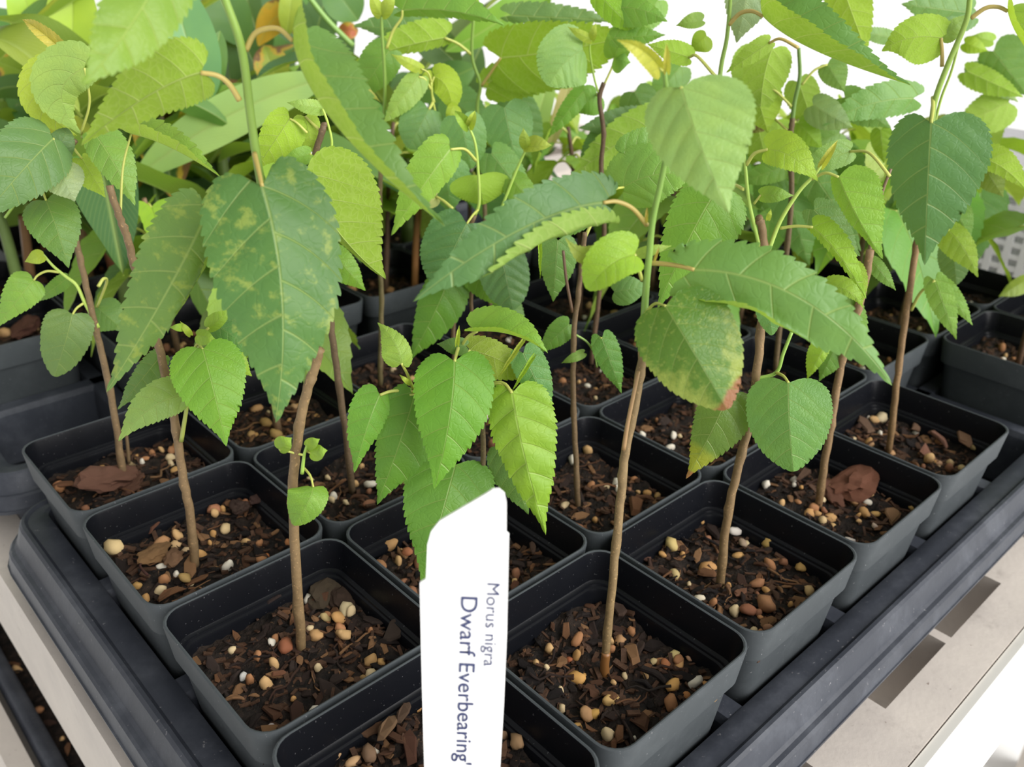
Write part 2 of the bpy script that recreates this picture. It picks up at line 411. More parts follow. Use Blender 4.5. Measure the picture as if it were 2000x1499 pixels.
# ---------------------------------------------------------------- pots, soil, chips
def pot_mesh():
    h = 0.487; loops = []
    prof = [(0.0, 0.925, .36), (0.0, 0.925, .36)]
    outer = [(0.355, 0.935, .10), (0.372, 0.925, .11), (0.442, 0.215, .10), (0.447, 0.205, .10), (0.468, 0.200, .105), (0.487, 0.012, .115), (0.486, 0.003, .115), (0.480, 0.0, .115), (0.473, 0.003, .11), (0.470, 0.012, .11), (0.450, 0.165, .10), (0.440, 0.174, .095), (0.431, 0.176, .09), (0.428, 0.186, .09), (0.418, 0.192, .09), (0.412, 0.21, .09), (0.395, 0.42, .09)]
    for s, hh, r in outer: loops.append([(a * P, b * P, -hh * P) for a, b in rrect(-s, s, -s, s, r, 6)])
    v, f = loft(loops, close_first=False)
    n = len(loops[0]); f.append(tuple(range(n))[::-1])
    me = mesh('pot', v, f, M_POT); me.materials.append(M_POT_SHADED)
    for k, pl in enumerate(me.polygons):
        if n * 8 <= k < n * (len(loops) - 1): pl.material_index = 1
    return sharpen(me, 32)
ME_POT = pot_mesh()
def soil_mesh(seed, depth=0.245):
    r = random.Random(seed); off = Vector((r.uniform(0, 50), r.uniform(0, 50), 0))
    N = 30; v = []; idx = {}
    s = 0.414
    for a in range(N + 1):
        for b in range(N + 1):
            x = -s + 2 * s * a / N; y = -s + 2 * s * b / N
            # pull the corners in to the rounded square
            cr = 0.09; qx = abs(x) - (s - cr); qy = abs(y) - (s - cr)
            if qx > 0 and qy > 0:
                L = math.hypot(qx, qy)
                if L > cr: x = math.copysign(s - cr + qx * cr / L, x); y = math.copysign(s - cr + qy * cr / L, y)
            z = 0.05 * mnoise.noise(Vector((x * 5, y * 5, 0)) + off) + 0.035 * mnoise.noise(Vector((x * 17, y * 17, 3)) + off) + 0.018 * mnoise.noise(Vector((x * 45, y * 45, 7)) + off)
            v.append((x * P, y * P, (-depth + z) * P))
    f = [(a * (N + 1) + b, (a + 1) * (N + 1) + b, (a + 1) * (N + 1) + b + 1, a * (N + 1) + b + 1) for a in range(N) for b in range(N)]
    return mesh('soil', v, f, M_SOIL)
def soil_z(me, x, y):                          # height of the soil surface (local metres)
    N = 30; s = 0.414 * P
    a = int(round((x + s) / (2 * s) * N)); b = int(round((y + s) / (2 * s) * N))
    a = min(max(a, 0), N); b = min(max(b, 0), N)
    return me.vertices[a * (N + 1) + b].co.z
SOILS = [soil_mesh(100 + k, 0.245 + 0.01 * (k % 3)) for k in range(6)]
def chip_mesh(seed):
    r = random.Random(seed); n = r.choice((5, 6, 7)); asp = r.uniform(0.2, 0.6); th = r.uniform(0.08, 0.18)
    v = []; f = []
    ang = sorted((k + r.uniform(-.3, .3)) * 2 * math.pi / n for k in range(n))
    bend = r.uniform(-.25, .25)
    for lv, sc, z in ((0, .82, -th / 2), (1, 1.0, 0.0), (2, .8, th / 2)):
        for k, a in enumerate(ang):
            q = sc * r.uniform(.82, 1.12); x = q * math.cos(a) * .5; y = q * math.sin(a) * .5 * asp
            v.append((x, y, z * r.uniform(.7, 1.2) + bend * (4 * x * x - .4)))
    for lv in range(2):
        for k in range(n): f.append((lv * n + k, lv * n + (k + 1) % n, (lv + 1) * n + (k + 1) % n, (lv + 1) * n + k))
    f.append(tuple(range(n))[::-1]); f.append(tuple(range(2 * n, 3 * n)))
    return mesh('bark_chip', v, f, M_CHIP, False)
def pebble_mesh(seed, mat=None):
    r = random.Random(seed); bm = bmesh.new()
    bmesh.ops.create_icosphere(bm, subdivisions=2, radius=0.5)
    off = Vector((r.uniform(0, 99), 0, 0)); sx, sy, sz = r.uniform(.9, 1.15), r.uniform(.7, .95), r.uniform(.6, .85)
    for q in bm.verts:
        k = 1 + 0.42 * mnoise.noise(q.co * 2.2 + off)
        q.co = Vector((q.co.x * sx * k, q.co.y * sy * k, q.co.z * sz * k))
    me = bpy.data.meshes.new('pebble'); bm.to_mesh(me); bm.free()
    me.materials.append(mat or M_PEB); me.polygons.foreach_set('use_smooth', [True] * len(me.polygons)); return me
def twig_mesh(seed):
    r = random.Random(seed); pts = []; x = -.5
    for k in range(5): pts.append((x + .25 * k, r.uniform(-.07, .07), r.uniform(-.05, .05)))
    v, f = tube_vf(catmull(pts, 2), [.035 * (1 - .05 * k) for k in range(9)], 5)
    return mesh('twig', v, f, M_CHIP)
def clod_mesh(seed):
    r = random.Random(seed); bm = bmesh.new(); bmesh.ops.create_icosphere(bm, subdivisions=3, radius=0.5); off = Vector((seed, 0, 0))
    for q in bm.verts:
        k = 1 + 0.5 * mnoise.noise(q.co * 2.5 + off) + 0.25 * mnoise.noise(q.co * 7 + off)
        q.co = Vector((q.co.x * k, q.co.y * k * .7, q.co.z * k * .55))
    me = bpy.data.meshes.new('bark_chunk'); bm.to_mesh(me); bm.free(); me.materials.append(M_CHIP); return me
CHIPS = [chip_mesh(k) for k in range(12)]; PEBS = [pebble_mesh(k) for k in range(9)]; TWIGS = [twig_mesh(k) for k in range(6)]; CLODS = [clod_mesh(3 * k + 1) for k in range(4)]
C_CHIP = [lin(c) for c in ((74, 52, 42), (54, 41, 36), (42, 33, 30), (96, 66, 48), (128, 90, 62), (62, 50, 45), (150, 112, 78), (34, 28, 27))]
C_PEB = [lin(c) for c in ((186, 142, 88), (200, 162, 112), (164, 116, 78), (206, 184, 144), (140, 96, 70), (222, 214, 198))]
def crumb_mesh(seed):
    r = random.Random(seed); mb = MB(); s = 0.40 * P
    for k in range(260):
        x = r.uniform(-s, s); y = r.uniform(-s, s); L = r.uniform(.012, .04) * P; w = L * r.uniform(.12, .45); h = w * .5
        v, f = box_vf((-L, -w, -h), (L, w, h))
        m = Matrix.Rotation(r.uniform(0, 6.28), 3, 'Z') @ Matrix.Rotation(r.uniform(-.6, .6), 3, 'Y')
        z = soil_z(SOILS[seed % 6], x, y) + h
        mb.add([np.array(m @ Vector(q)) + np.array([x, y, z]) for q in v], f)
    return mb.mesh('soil_crumbs', M_CHIP)
CRUMBS = [crumb_mesh(k) for k in range(6)]
def scatter(parent, name, me, pos, size, color, r, flat=True, tilt=0.35, org=None, rot=None):
    o = obj(name, me, parent, pos, color)
    o.scale = (size, size, size)
    o.rotation_euler = rot if rot is not None else (r.uniform(-tilt, tilt), r.uniform(-tilt, tilt), r.uniform(0, 6.283))
    return o
POTS = {}
def cell_xy(i, j): return (i, j + (0.55 if j >= 4 else 0.0))
def make_pot(i, j, label, cat='potted plant', name='potted_mulberry', group='potted mulberry seedlings', nchips=30, npeb=16, ntwig=6, dx=0.0, dy=0.0):
    x, y = cell_xy(i, j); x += dx; y += dy
    o0 = W(x, y, 0.935)
    t = thing(name, label, cat, o0, group)
    rim = W(x, y, 0)
    r = random.Random(i * 31 + j * 7 + 5)
    p = obj('pot', ME_POT, t, rim)
    k = (i * 5 + j * 3) % 6
    s = obj('soil', SOILS[k], t, rim)
    obj('soil_crumbs', CRUMBS[k], s, rim, lin((74, 52, 38)), kind='stuff')
    used = []
    def spot(rad, lim=0.385):
        for _ in range(12):
            a, b = r.uniform(-lim, lim) * P, r.uniform(-lim, lim) * P
            if all((a - c) ** 2 + (b - d) ** 2 > (rad + e) ** 2 * .45 for c, d, e in used): break
        used.append((a, b, rad)); return np.array([a, b, soil_z(SOILS[k], a, b)])
    for q in range(nchips):
        sz = r.uniform(.045, .12) * P * (1.0 if r.random() < .85 else 1.5); q0 = spot(sz * .5)
        scatter(s, 'bark_chip', r.choice(CHIPS), rim + q0 + (0, 0, sz * .08), sz, r.choice(C_CHIP), r, tilt=.5)
    for q in range(npeb):
        sz = r.choice((.035, .045, .05, .06, .075)) * P; q0 = spot(sz * .5)
        scatter(s, 'pebble', r.choice(PEBS), rim + q0 + (0, 0, sz * .25), sz, r.choice(C_PEB), r, tilt=3)
    for q in range(ntwig):
        sz = r.uniform(.10, .26) * P; q0 = spot(sz * .3, .28)
        scatter(s, 'twig', r.choice(TWIGS), rim + q0 + (0, 0, sz * .06), sz, r.choice(C_CHIP), r, tilt=.2)
    POTS[(i, j)] = (t, s, rim, k)
    return t
def put(i, j, kind, px, py, sizepx, color, rotz=None, lift=0.25, tilt=None, seed=0, zs=None):
    t, s, rim, k = POTS[(i, j)]
    r = random.Random(int(px * 13 + py))
    p = on_level(px, py, 0.235); sz = sizepx * depth(p) / FPX
    loc = p - rim; p[2] = rim[2] + soil_z(SOILS[k], loc[0], loc[1]) + sz * lift
    me = {'pebble': PEBS, 'bark_chip': CHIPS, 'twig': TWIGS, 'bark_chunk': CLODS}[kind]
    lum = sum(color) / 3.0; color = tuple((q * .8 + lum * .2) * .93 for q in color)
    o = scatter(s, kind, me[(r.randrange(99) + seed) % len(me)], p, sz, lin(color), r, tilt=.4 if tilt is None else tilt)
    if kind == 'bark_chunk': o.scale = (sz * 1.05, sz, sz * .62)
    if rotz is not None: o.rotation_euler = (r.uniform(-.2, .2), r.uniform(-.2, .2), rotz)
    return o

# ---------------------------------------------------------------- leaves
LEAF_OUT = np.array([(0, 0), (.10, -.03), (.28, -.088), (.52, -.115), (.78, -.055), (.94, .05), (1.0, .18), (.99, .31), (.91, .45), (.77, .58), (.57, .705), (.35, .81), (.17, .895), (.07, .955), (0, 1.0)])
ROUND_OUT = np.array([(0, 0), (.14, -.035), (.36, -.09), (.64, -.09), (.88, .02), (.98, .16), (1.0, .32), (.97, .48), (.88, .64), (.72, .78), (.52, .88), (.30, .955), (.13, .99), (0, 1.0)])
STRAP_OUT = np.array([(0.05, 0), (.25, .04), (.55, .12), (.82, .24), (.97, .38), (1.0, .50), (.96, .62), (.84, .74), (.62, .85), (.36, .93), (.15, .98), (0, 1.0)])
def smooth_curve(ctrl, m=12):
    return catmull(ctrl, m)
def leaf_geo(B, M, T, nref, wR, wL, aR=-12, aL=-12, fR=None, fL=None, flip=False, quilt=0.006, ruffle=0.0, teeth=18, cols=8, out=LEAF_OUT, amp=0.0135, seed=0, per=4, twist=0.0):
    """blade with midrib B-M-T, half widths in metres, each half hinged by its own angle (90 = edge-on, towards nref)"""
    L = np.linalg.norm(M - B) + np.linalg.norm(T - M)
    C1 = 2 * M - 0.5 * (B + T)
    r = random.Random(seed)
    V = []; Q = []; U1 = []; U2 = []
    cur = smooth_curve(out, 14)
    for sgn, w, a0, fold in ((1, wR, aR, fR), (-1, wL, aL, fL)):
        c = cur.copy(); met = np.stack([c[:, 0] * w, c[:, 1] * L], 1)
        seg = np.linalg.norm(np.diff(met, axis=0), axis=1); s = np.concatenate([[0], np.cumsum(seg)]); s /= s[-1]
        if teeth:
            fr = np.array([0, .38, .72, .93])[:per] if per == 4 else np.array([0, .75])
            av = np.array([-.30, .45, .92, .85])[:per] if per == 4 else np.array([-.3, .8])
            pos = []; am = []
            edges = np.linspace(0.05, 0.985, teeth + 1)
            pos.append(0); am.append(0)
            for k in range(teeth):
                jit = 0.65 + 0.6 * r.random()
                for a, b in zip(fr, av):
                    pos.append(edges[k] + (edges[k + 1] - edges[k]) * a); am.append(b * jit * min(1, 2.4 * (1 - edges[k]) + .25) * min(1, k * .4 + .4))
            pos.append(1.0); am.append(0)
        else:
            pos = list(np.linspace(0, 1, 26)); am = [0] * 26
        pos = np.array(pos); am = np.array(am) * amp * L
        ox = np.interp(pos, s, met[:, 0]); oy = np.interp(pos, s, met[:, 1])
        dx = np.gradient(ox); dy = np.gradient(oy); ln = np.hypot(dx, dy) + 1e-9
        nx, ny = dy / ln, -dx / ln
        tx = nx * am; ty = ny * am + am * 0.35
        oy = np.minimum(oy, L * 1.0)
        my = np.clip(oy - 0.55 * ox - 0.10 * L * (oy < 0.2 * L) * np.clip(1 - oy / (0.2 * L), 0, 1), 0, L)
        my[0] = 0; my[-1] = L; my = np.maximum.accumulate(my)
        n = len(pos); S = np.linspace(0, 1, cols + 1)
        wt = np.clip((S - .62) / .38, 0, 1) ** 1.5
        X = np.maximum(ox[:, None] * S[None] + tx[:, None] * wt[None], 0); Y = my[:, None] + (oy - my)[:, None] * S[None] + ty[:, None] * wt[None]
        ss = np.broadcast_to(S[None], X.shape)
        xn = X / max(w, 1e-6)
        tab = np.linspace(0, 1.3, 131); ang = np.full_like(tab, a0, dtype=float)
        if fold: ang = ang + fold[1] * np.clip((tab - fold[0] + .07) / .14, 0, 1)
        ang = np.radians(ang)
        ci = np.concatenate([[0], np.cumsum(np.cos(ang[:-1]) * .01)]); si = np.concatenate([[0], np.cumsum(np.sin(ang[:-1]) * .01)])
        lx = np.interp(xn, tab, ci) * w; lz = np.interp(xn, tab, si) * w
        la = np.interp(xn, tab, ang)
        u = X / L; vv = Y / L
        ph = (vv - .46 * u - 1.5 * u * u) / .205 + (0.3 if sgn > 0 else 0)
        fs = -1.0 if flip else 1.0
        q = 1.45 * quilt * L * (np.abs(np.sin(np.pi * ph)) ** .8 - .5) * np.clip(ss * 3, 0, 1) * np.clip((1 - ss) * 4 + .25, 0, 1) * np.clip((1 - vv) * 4, 0, 1) * fs
        q = q + ruffle * L * ss ** 2 * np.sin(2 * np.pi * (vv * 2.6 + r.random())) 
        lz = lz + q * np.cos(la); lx = lx - q * np.sin(la)
        t = vv
        pos3 = ((1 - t) ** 2)[..., None] * B + (2 * t * (1 - t))[..., None] * C1 + (t ** 2)[..., None] * T
        tan = (2 * (1 - t))[..., None] * (C1 - B) + (2 * t)[..., None] * (T - C1)
        tan /= np.linalg.norm(tan, axis=-1, keepdims=True) + 1e-12
        nr = nref - tan * np.sum(tan * nref, -1, keepdims=True); nr /= np.linalg.norm(nr, axis=-1, keepdims=True) + 1e-12
        sd = np.cross(tan, nr)
        if twist:
            an = np.radians(twist) * t[..., None]
            nr, sd = nr * np.cos(an) + sd * np.sin(an), sd * np.cos(an) - nr * np.sin(an)
        p = pos3 + sd * (sgn * lx)[..., None] + nr * lz[..., None]
        k0 = len(V) and sum(len(a) for a in V)
        V.append(p.reshape(-1, 3)); U1.append(np.stack([.5 + sgn * u, vv], -1).reshape(-1, 2)); U2.append(np.stack([ss, vv], -1).reshape(-1, 2))
        id_ = np.arange(n * (cols + 1)).reshape(n, cols + 1) + (k0 or 0)
        a, b, c2, d = id_[:-1, :-1], id_[:-1, 1:], id_[1:, 1:], id_[1:, :-1]
        quad = np.stack([a, b, c2, d], -1).reshape(-1, 4)
        # right half: (row, col) -> along side then along midrib; front normal must be nref
        if (sgn > 0) == (not flip): quad = quad
        else: quad = quad[:, ::-1]
        Q.append(quad)
    V = np.concatenate(V); Q = np.concatenate(Q); U1 = np.concatenate(U1); U2 = np.concatenate(U2)
    return V, Q, U1, U2
def add_leaf(parent, B, M, T, nref, wR, wL, color, mat=None, pet=None, petr=0.0011, petcol=None, name='leaf', label=None, **kw):
    V, Q, U1, U2 = leaf_geo(B, M, T, nref, wR, wL, **kw)
    me = fast_mesh(name, V - B, Q, mat or M_LEAF, U1, U2)
    o = obj(name, me, parent, B, color, label)
    if pet is not None and len(pet) >= 2:
        pts = catmull(pet, 6) if len(pet) > 2 else np.linspace(pet[0], pet[-1], 5)
        # run the petiole slightly into the blade
        v, f = tube_vf(pts, np.linspace(petr * 1.15, petr * .85, len(pts)), 7)
        obj('petiole', mesh('petiole', np.array(v) - pts[0], f, M_SHOOT), o, pts[0], petcol or C_PET)
    return o
def stem_obj(parent, name, pts, rads, color, mat, sm=6, nodes=True, seed=0, sides=10, label=None):
    p = catmull(pts, sm); r = np.interp(np.linspace(0, 1, len(p)), np.linspace(0, 1, len(rads)), rads)
    if nodes:
        rr = random.Random(seed)
        for k in range(3, len(p) - 2, rr.choice((6, 7, 8))):
            r[k] *= 1.16
        p = p + np.array([[rr.uniform(-1, 1) * .12 * r[0] for _ in range(3)] for _ in p])
    v, f = tube_vf(p, r, sides)
    return obj(name, mesh(name, np.array(v) - p[0], f, mat), parent, p[0], color, label)

C_BARK = lin((128, 104, 78)); C_BARKD = lin((96, 74, 56)); C_GREEN = lin((120, 150, 62)); C_PET = lin((176, 182, 90)); C_PETO = lin((172, 154, 84))
DARK, DK2, MID, MG, YG, BR, PALE, YEL, OLIVE, DUST = [lin(c) for c in ((72, 112, 70), (84, 124, 66), (96, 142, 64), (112, 158, 62), (142, 184, 66), (152, 196, 60), (150, 190, 104), (190, 216, 88), (92, 116, 44), (156, 180, 146))]

def leaf_tone(c, k):
    y = .3 * c[0] + .6 * c[1] + .1 * c[2]
    k = k * (1.0 - .38 * min(1, max(0, (y - .12) / .38)))
    c = [q * k for q in c]; y *= k
    c = [q * .97 + y * .03 for q in c]
    return (c[0] * (1.16 - .14 * min(1, y / .4)), c[1] * 1.0, c[2] * .82)
class Plant:
    def __init__(s, i, j, basepx=None):
        s.t, s.soil, rim, s.k = POTS[(i, j)]
        s.base = on_level(basepx[0], basepx[1], 0.235) if basepx else rim + np.array([0, 0, -0.235 * P])
        s.key = i * 100 + j * 10; s.nl = 0
    def P(s, px, py, d=0.0): return at(px, py, s.base, d)
    def stem(s, pts, r0, r1, color=C_BARK, mat=None, name='stem', d0=0.0, d1=0.0, sink=True, **kw):
        n = len(pts); w = [s.P(px, py, d0 + (d1 - d0) * k / max(n - 1, 1)) for k, (px, py) in enumerate(pts)]
        if name == 'stem' and sink: w[0] = w[0] - np.array([0, 0, 0.004])
        dd = depth(w[0]) / FPX
        if mat is None and name != 'shoot': color = (color[0] * .80, color[1] * .86, color[2] * .80)
        s.last = w
        return stem_obj(s.t, name, w, (r0 * dd * .56, r1 * dd * .56), color, mat or (M_BARK if name == 'stem' else M_SHOOT), seed=s.key + s.nl, nodes=(name == 'stem'), **kw)
    def leaf(s, B, T, wR, wL, col, m=None, dB=0.0, dT=-0.014, dM=None, pet=None, mat='leaf', pc=None, pr=5, d0=0.0, label=None, **kw):
        s.nl += 1
        b = s.P(B[0], B[1], dB); t = s.P(T[0], T[1], dT)
        if m is None: m = ((B[0] + T[0]) / 2, (B[1] + T[1]) / 2); dm = dM if dM is not None else (dB + dT) / 2 - 0.003
        else: dm = dM if dM is not None else (dB + dT) / 2 - 0.003
        mm = s.P(m[0], m[1], dm)
        col = leaf_tone(col, 1.0 if (kw.get('flip') or mat == 'sen') else 1.08)
        sc = depth(mm) / FPX
        nref = nrm(CAMW - mm)
        pts = None
        if pet:
            n = len(pet); pts = [s.P(px, py, d0 + (dB - d0) * k / n) for k, (px, py) in enumerate(pet)] + [b]
        big = max(wR, wL) > 60
        kw.setdefault('cols', 9 if big else 6); kw.setdefault('teeth', 24 if big else 16)
        if max(wR, wL) < 16: kw['per'] = 2; kw['cols'] = 4
        kw.setdefault('ruffle', 0.006)
        return add_leaf(s.t, b, mm, t, nref, wR * sc, wL * sc, col, LM[mat], pts, pr * sc * .6, pc or C_PET, label=label, seed=s.key + s.nl, **kw)
    def random_crown(s, height, nleaf, seed, cols=(DK2, MID, MG, YG), lo=0.45, size=1.0, bare_top=False, lean=0.02):
        r = random.Random(seed); b = s.base
        lx, ly = r.uniform(-lean, lean), r.uniform(-lean, lean)
        pts = [b - np.array([0, 0, .004]), b + np.array([lx * .2 + r.uniform(-.002, .002), ly * .2, height * .35]), b + np.array([lx * .55, ly * .55 + r.uniform(-.003, .003), height * .7]), b + np.array([lx, ly, height])]
        cut = r.uniform(.5, .7)
        stem_obj(s.t, 'stem', pts, (.0024, .0015), r.choice((C_BARK, C_BARKD)), M_BARK, seed=seed, sides=7, sm=4)
        path = catmull(pts, 10)
        ang = r.uniform(0, 6.28)
        for k in range(nleaf):
            f = lo + (1 - lo) * (k + .5) / nleaf; a = ang + k * 2.4 + r.uniform(-.4, .4)
            p0 = path[int(f * (len(path) - 1))]
            h = np.array([math.cos(a), math.sin(a), 0]); age = 1 - (f - lo) / (1 - lo)
            L = size * (0.034 + 0.042 * min(1, age * 1.6)) * r.uniform(.8, 1.15)
            pl = r.uniform(.012, .024) * (0.5 + .6 * age)
            B = p0 + h * pl + np.array([0, 0, pl * r.uniform(.2, .8)])
            dr = r.uniform(.25, 1.2)
            T = B + h * L * math.cos(dr) + np.array([0, 0, -L * math.sin(dr)])
            M = (B + T) / 2 + np.array([0, 0, L * r.uniform(.04, .12)])
            pm = (p0 + B) / 2 + np.array([0, 0, pl * .25])
            nref = nrm(h * .55 + np.array([r.uniform(-.3, .3), r.uniform(-.3, .3), 1.0]))
            w = L * r.uniform(.30, .38)
            c = cols[0] if age > .75 else cols[1] if age > .5 else cols[2] if age > .25 else cols[-1]
            c = leaf_tone(tuple(q * r.uniform(.85, 1.2) for q in c), 1.1); a0 = r.uniform(5, 35)
            add_leaf(s.t, B, M, T, nref, w, w, c, M_LEAF, [p0, pm, B], .0009, C_PET, aR=a0, aL=a0, seed=seed * 17 + k, teeth=12, cols=4, per=2, quilt=.008, ruffle=.012)

# ---------------------------------------------------------------- every pot of the trays
FRONT = {
 (0, 0): 'nearest black pot at the bottom edge of the photo, holding the white plant label',
 (1, 0): 'mulberry seedling right of the white label with a yellowing brown-tipped leaf',
 (2, 0): 'second mulberry seedling on the right edge, with a round blunt dark leaf',
 (3, 0): 'third mulberry seedling on the right edge, beside a large reddish bark piece',
 (4, 0): 'slender mulberry seedling last before the empty cell, with one large hanging dark leaf',
 (0, 1): 'tall mulberry seedling at left with a big yellow-speckled dark leaf',
 (0, 2): 'mulberry seedling on the left edge with a leaning stem cut off at the top',
 (0, 3): 'left corner mulberry seedling beside the empty cell, big brown bark chunk in its pot',
 (1, 1): 'short mulberry seedling with a bright leaf cluster right behind the white label',
 (2, 1): 'mulberry seedling with a thin bare stem just left of the yellowing leaf',
 (1, 2): 'mulberry seedling behind the speckled leaf, with a pot of orange pebbles',
 (2, 2): 'mulberry seedling in the third row with crinkled dark leaves and pale new shoots',
}
ORD = ['first', 'second', 'third', 'fourth', 'fifth', 'sixth', 'seventh', 'eighth']
for i in range(8):
    for j in range(5):
        if (i, j) in ((5, 0), (0, 4)): continue
        near = i + j
        lab = FRONT.get((i, j)) or ('mulberry seedling, %s long row from the right edge, %s pot from near end' % (ORD[j], ORD[i]))
        nc, nb, ntw = ((110, 24, 18) if near <= 2 else (60, 22, 10) if near <= 4 else (26, 16, 5) if near <= 6 else (12, 8, 2))
        make_pot(i, j, lab, nchips=nc, npeb=nb, ntwig=ntw)

# notable pebbles, bark and clods (seen on the nearest pots)
for px, py, s, c in ((636, 1212, 24, (222, 190, 120)), (678, 1193, 34, (228, 204, 150)), (664, 1233, 22, (208, 138, 84)), (618, 1250, 30, (215, 160, 95)), (560, 1272, 34, (160, 88, 52)), (475, 1196, 26, (220, 160, 95)), (655, 1176, 14, (205, 150, 110)), (700, 1160, 14, (180, 140, 90)), (725, 1290, 30, (200, 150, 85)), (710, 1322, 18, (170, 130, 70)), (745, 1296, 18, (215, 160, 85)), (474, 1315, 18, (226, 222, 215)), (368, 1232, 20, (225, 175, 95)), (528, 1408, 14, (215, 200, 190)), (670, 1352, 16, (240, 236, 225)), (742, 1204, 24, (215, 150, 75))):
    put(0, 1, 'pebble', px, py, s, c)
put(0, 1, 'bark_chunk', 640, 1150, 95, (92, 76, 56), .4, .12); put(0, 1, 'bark_chunk', 668, 1170, 70, (82, 60, 46), 1.2, .1)
put(0, 1, 'bark_chip', 770, 1245, 75, (78, 62, 52), .6); put(0, 1, 'bark_chip', 540, 1180, 60, (62, 46, 42), .2); put(0, 1, 'twig', 400, 1208, 140, (46, 38, 32), -.25, .1); put(0, 1, 'bark_chip', 580, 1390, 70, (84, 52, 40), 1.0)
put(0, 1, 'bark_chip', 545, 1330, 40, (150, 92, 60), -.3); put(0, 1, 'bark_chip', 745, 1205, 30, (205, 140, 66), 2.2)
for px, py, s, c in ((1128, 1312, 36, (236, 170, 80)), (1212, 1243, 28, (205, 150, 95)), (1112, 1277, 15, (190, 100, 55)), (1300, 1292, 24, (190, 110, 60)), (1278, 1282, 18, (226, 196, 130)), (1318, 1272, 24, (226, 200, 120)), (1328, 1290, 24, (220, 160, 90)), (1350, 1277, 18, (205, 150, 110)), (1370, 1283, 18, (200, 130, 90)), (1315, 1340, 34, (220, 160, 75)), (1342, 1360, 18, (200, 125, 60)), (1145, 1390, 30, (205, 150, 95)), (1192, 1372, 34, (222, 175, 95)), (1160, 1390, 26, (222, 165, 70)), (1127, 1410, 24, (205, 150, 70)), (1380, 1330, 14, (215, 150, 80)), (1216, 1460, 14, (210, 165, 110)), (1112, 1165, 10, (215, 200, 190)), (1395, 1360, 16, (205, 150, 70))):
    put(1, 0, 'pebble', px, py, s, c)
put(1, 0, 'bark_chip', 1210, 1200, 54, (98, 72, 58), 1.1, .3); put(1, 0, 'bark_chip', 1250, 1265, 60, (80, 60, 50), .4); put(1, 0, 'bark_chip', 1200, 1452, 60, (140, 86, 52), .7); put(1, 0, 'bark_chip', 1060, 1205, 44, (112, 76, 58), 2.0, .4, .9); put(1, 0, 'bark_chip', 1015, 1222, 40, (108, 74, 58), 2.2, .4, .9)
put(1, 0, 'twig', 1265, 1355, 90, (52, 42, 36), 2.4); put(1, 0, 'bark_chip', 1270, 1325, 70, (48, 36, 32), 1.9)
for px, py, s, c in ((1384, 1101, 32, (218, 155, 85)), (1434, 1043, 26, (238, 226, 214)), (1452, 1060, 20, (190, 160, 130)), (1444, 1085, 22, (222, 165, 90)), (1310, 1075, 30, (215, 185, 105)), (1318, 1115, 24, (222, 190, 120)), (1500, 1066, 30, (206, 165, 80)), (1535, 1085, 18, (212, 150, 90)), (1564, 1110, 26, (190, 145, 70)), (1590, 1113, 18, (208, 155, 80)), (1365, 1172, 20, (238, 222, 190)), (1480, 1136, 28, (182, 120, 75)), (1495, 1190, 40, (176, 118, 72)), (1458, 1198, 30, (168, 100, 66)), (1485, 1205, 14, (220, 150, 85)), (1580, 1155, 26, (222, 180, 115)), (1500, 1222, 18, (190, 130, 90)), (1370, 1020, 16, (205, 150, 80)), (1405, 985, 12, (205, 140, 75)), (1520, 1210, 14, (225, 195, 130))):
    put(2, 0, 'pebble', px, py, s, c)
put(2, 0, 'bark_chip', 1420, 1155, 44, (150, 104, 66), .9); put(2, 0, 'bark_chip', 1446, 1158, 44, (160, 104, 74), .1); put(2, 0, 'bark_chip', 1265, 1090, 50, (122, 78, 62), .4); put(2, 0, 'bark_chip', 1515, 1160, 40, (96, 66, 48), .9)
put(3, 0, 'bark_chunk', 1668, 962, 105, (142, 84, 58), -.1, .18); put(3, 0, 'bark_chunk', 1625, 970, 60, (128, 78, 56), .8, .2)
for px, py, s, c in ((1580, 1006, 22, (215, 155, 85)), (1594, 1000, 22, (205, 150, 85)), (1622, 1009, 28, (222, 165, 95)), (1605, 1026, 20, (228, 190, 130)), (1626, 1030, 16, (222, 175, 105)), (1688, 1005, 26, (212, 155, 85)), (1710, 1003, 20, (216, 165, 85)), (1692, 985, 18, (232, 222, 200)), (1668, 985, 16, (196, 140, 85)), (1661, 1050, 26, (236, 222, 208)), (1732, 962, 16, (235, 225, 210)), (1780, 996, 16, (190, 150, 75)), (1708, 1028, 12, (220, 190, 165)), (1735, 1000, 16, (220, 170, 95))):
    put(3, 0, 'pebble', px, py, s, c)
put(3, 0, 'bark_chip', 1740, 1012, 52, (176, 128, 84), .5); put(3, 0, 'twig', 1635, 912, 60, (140, 110, 80), 2.0); put(3, 0, 'bark_chip', 1570, 935, 70, (112, 80, 58), .1)
put(4, 0, 'bark_chunk', 1660, 815, 66, (110, 76, 60), .3, .2)
for px, py, s, c in ((1690, 809, 22, (240, 226, 200)), (1722, 812, 30, (236, 210, 160)), (1716, 797, 24, (236, 220, 190)), (1908, 878, 26, (228, 195, 120)), (1880, 908, 18, (215, 180, 120)), (1858, 898, 18, (220, 180, 120)), (1815, 905, 14, (215, 175, 115)), (1952, 850, 16, (215, 175, 85)), (1700, 858, 20, (200, 150, 95)), (1742, 878, 20, (205, 150, 95)), (1830, 905, 18, (200, 150, 105))):
    put(4, 0, 'pebble', px, py, s, c)
for px, py, s, c, rz in ((1790, 835, 60, (160, 118, 90), .4), (1830, 862, 56, (170, 115, 92), 1.3), (1815, 890, 60, (172, 112, 88), .9), (1880, 870, 60, (150, 108, 76), .6), (1690, 835, 60, (130, 96, 72), .9), (1880, 850, 50, (130, 92, 66), -.3)):
    put(4, 0, 'bark_chip', px, py, s, c, rz)
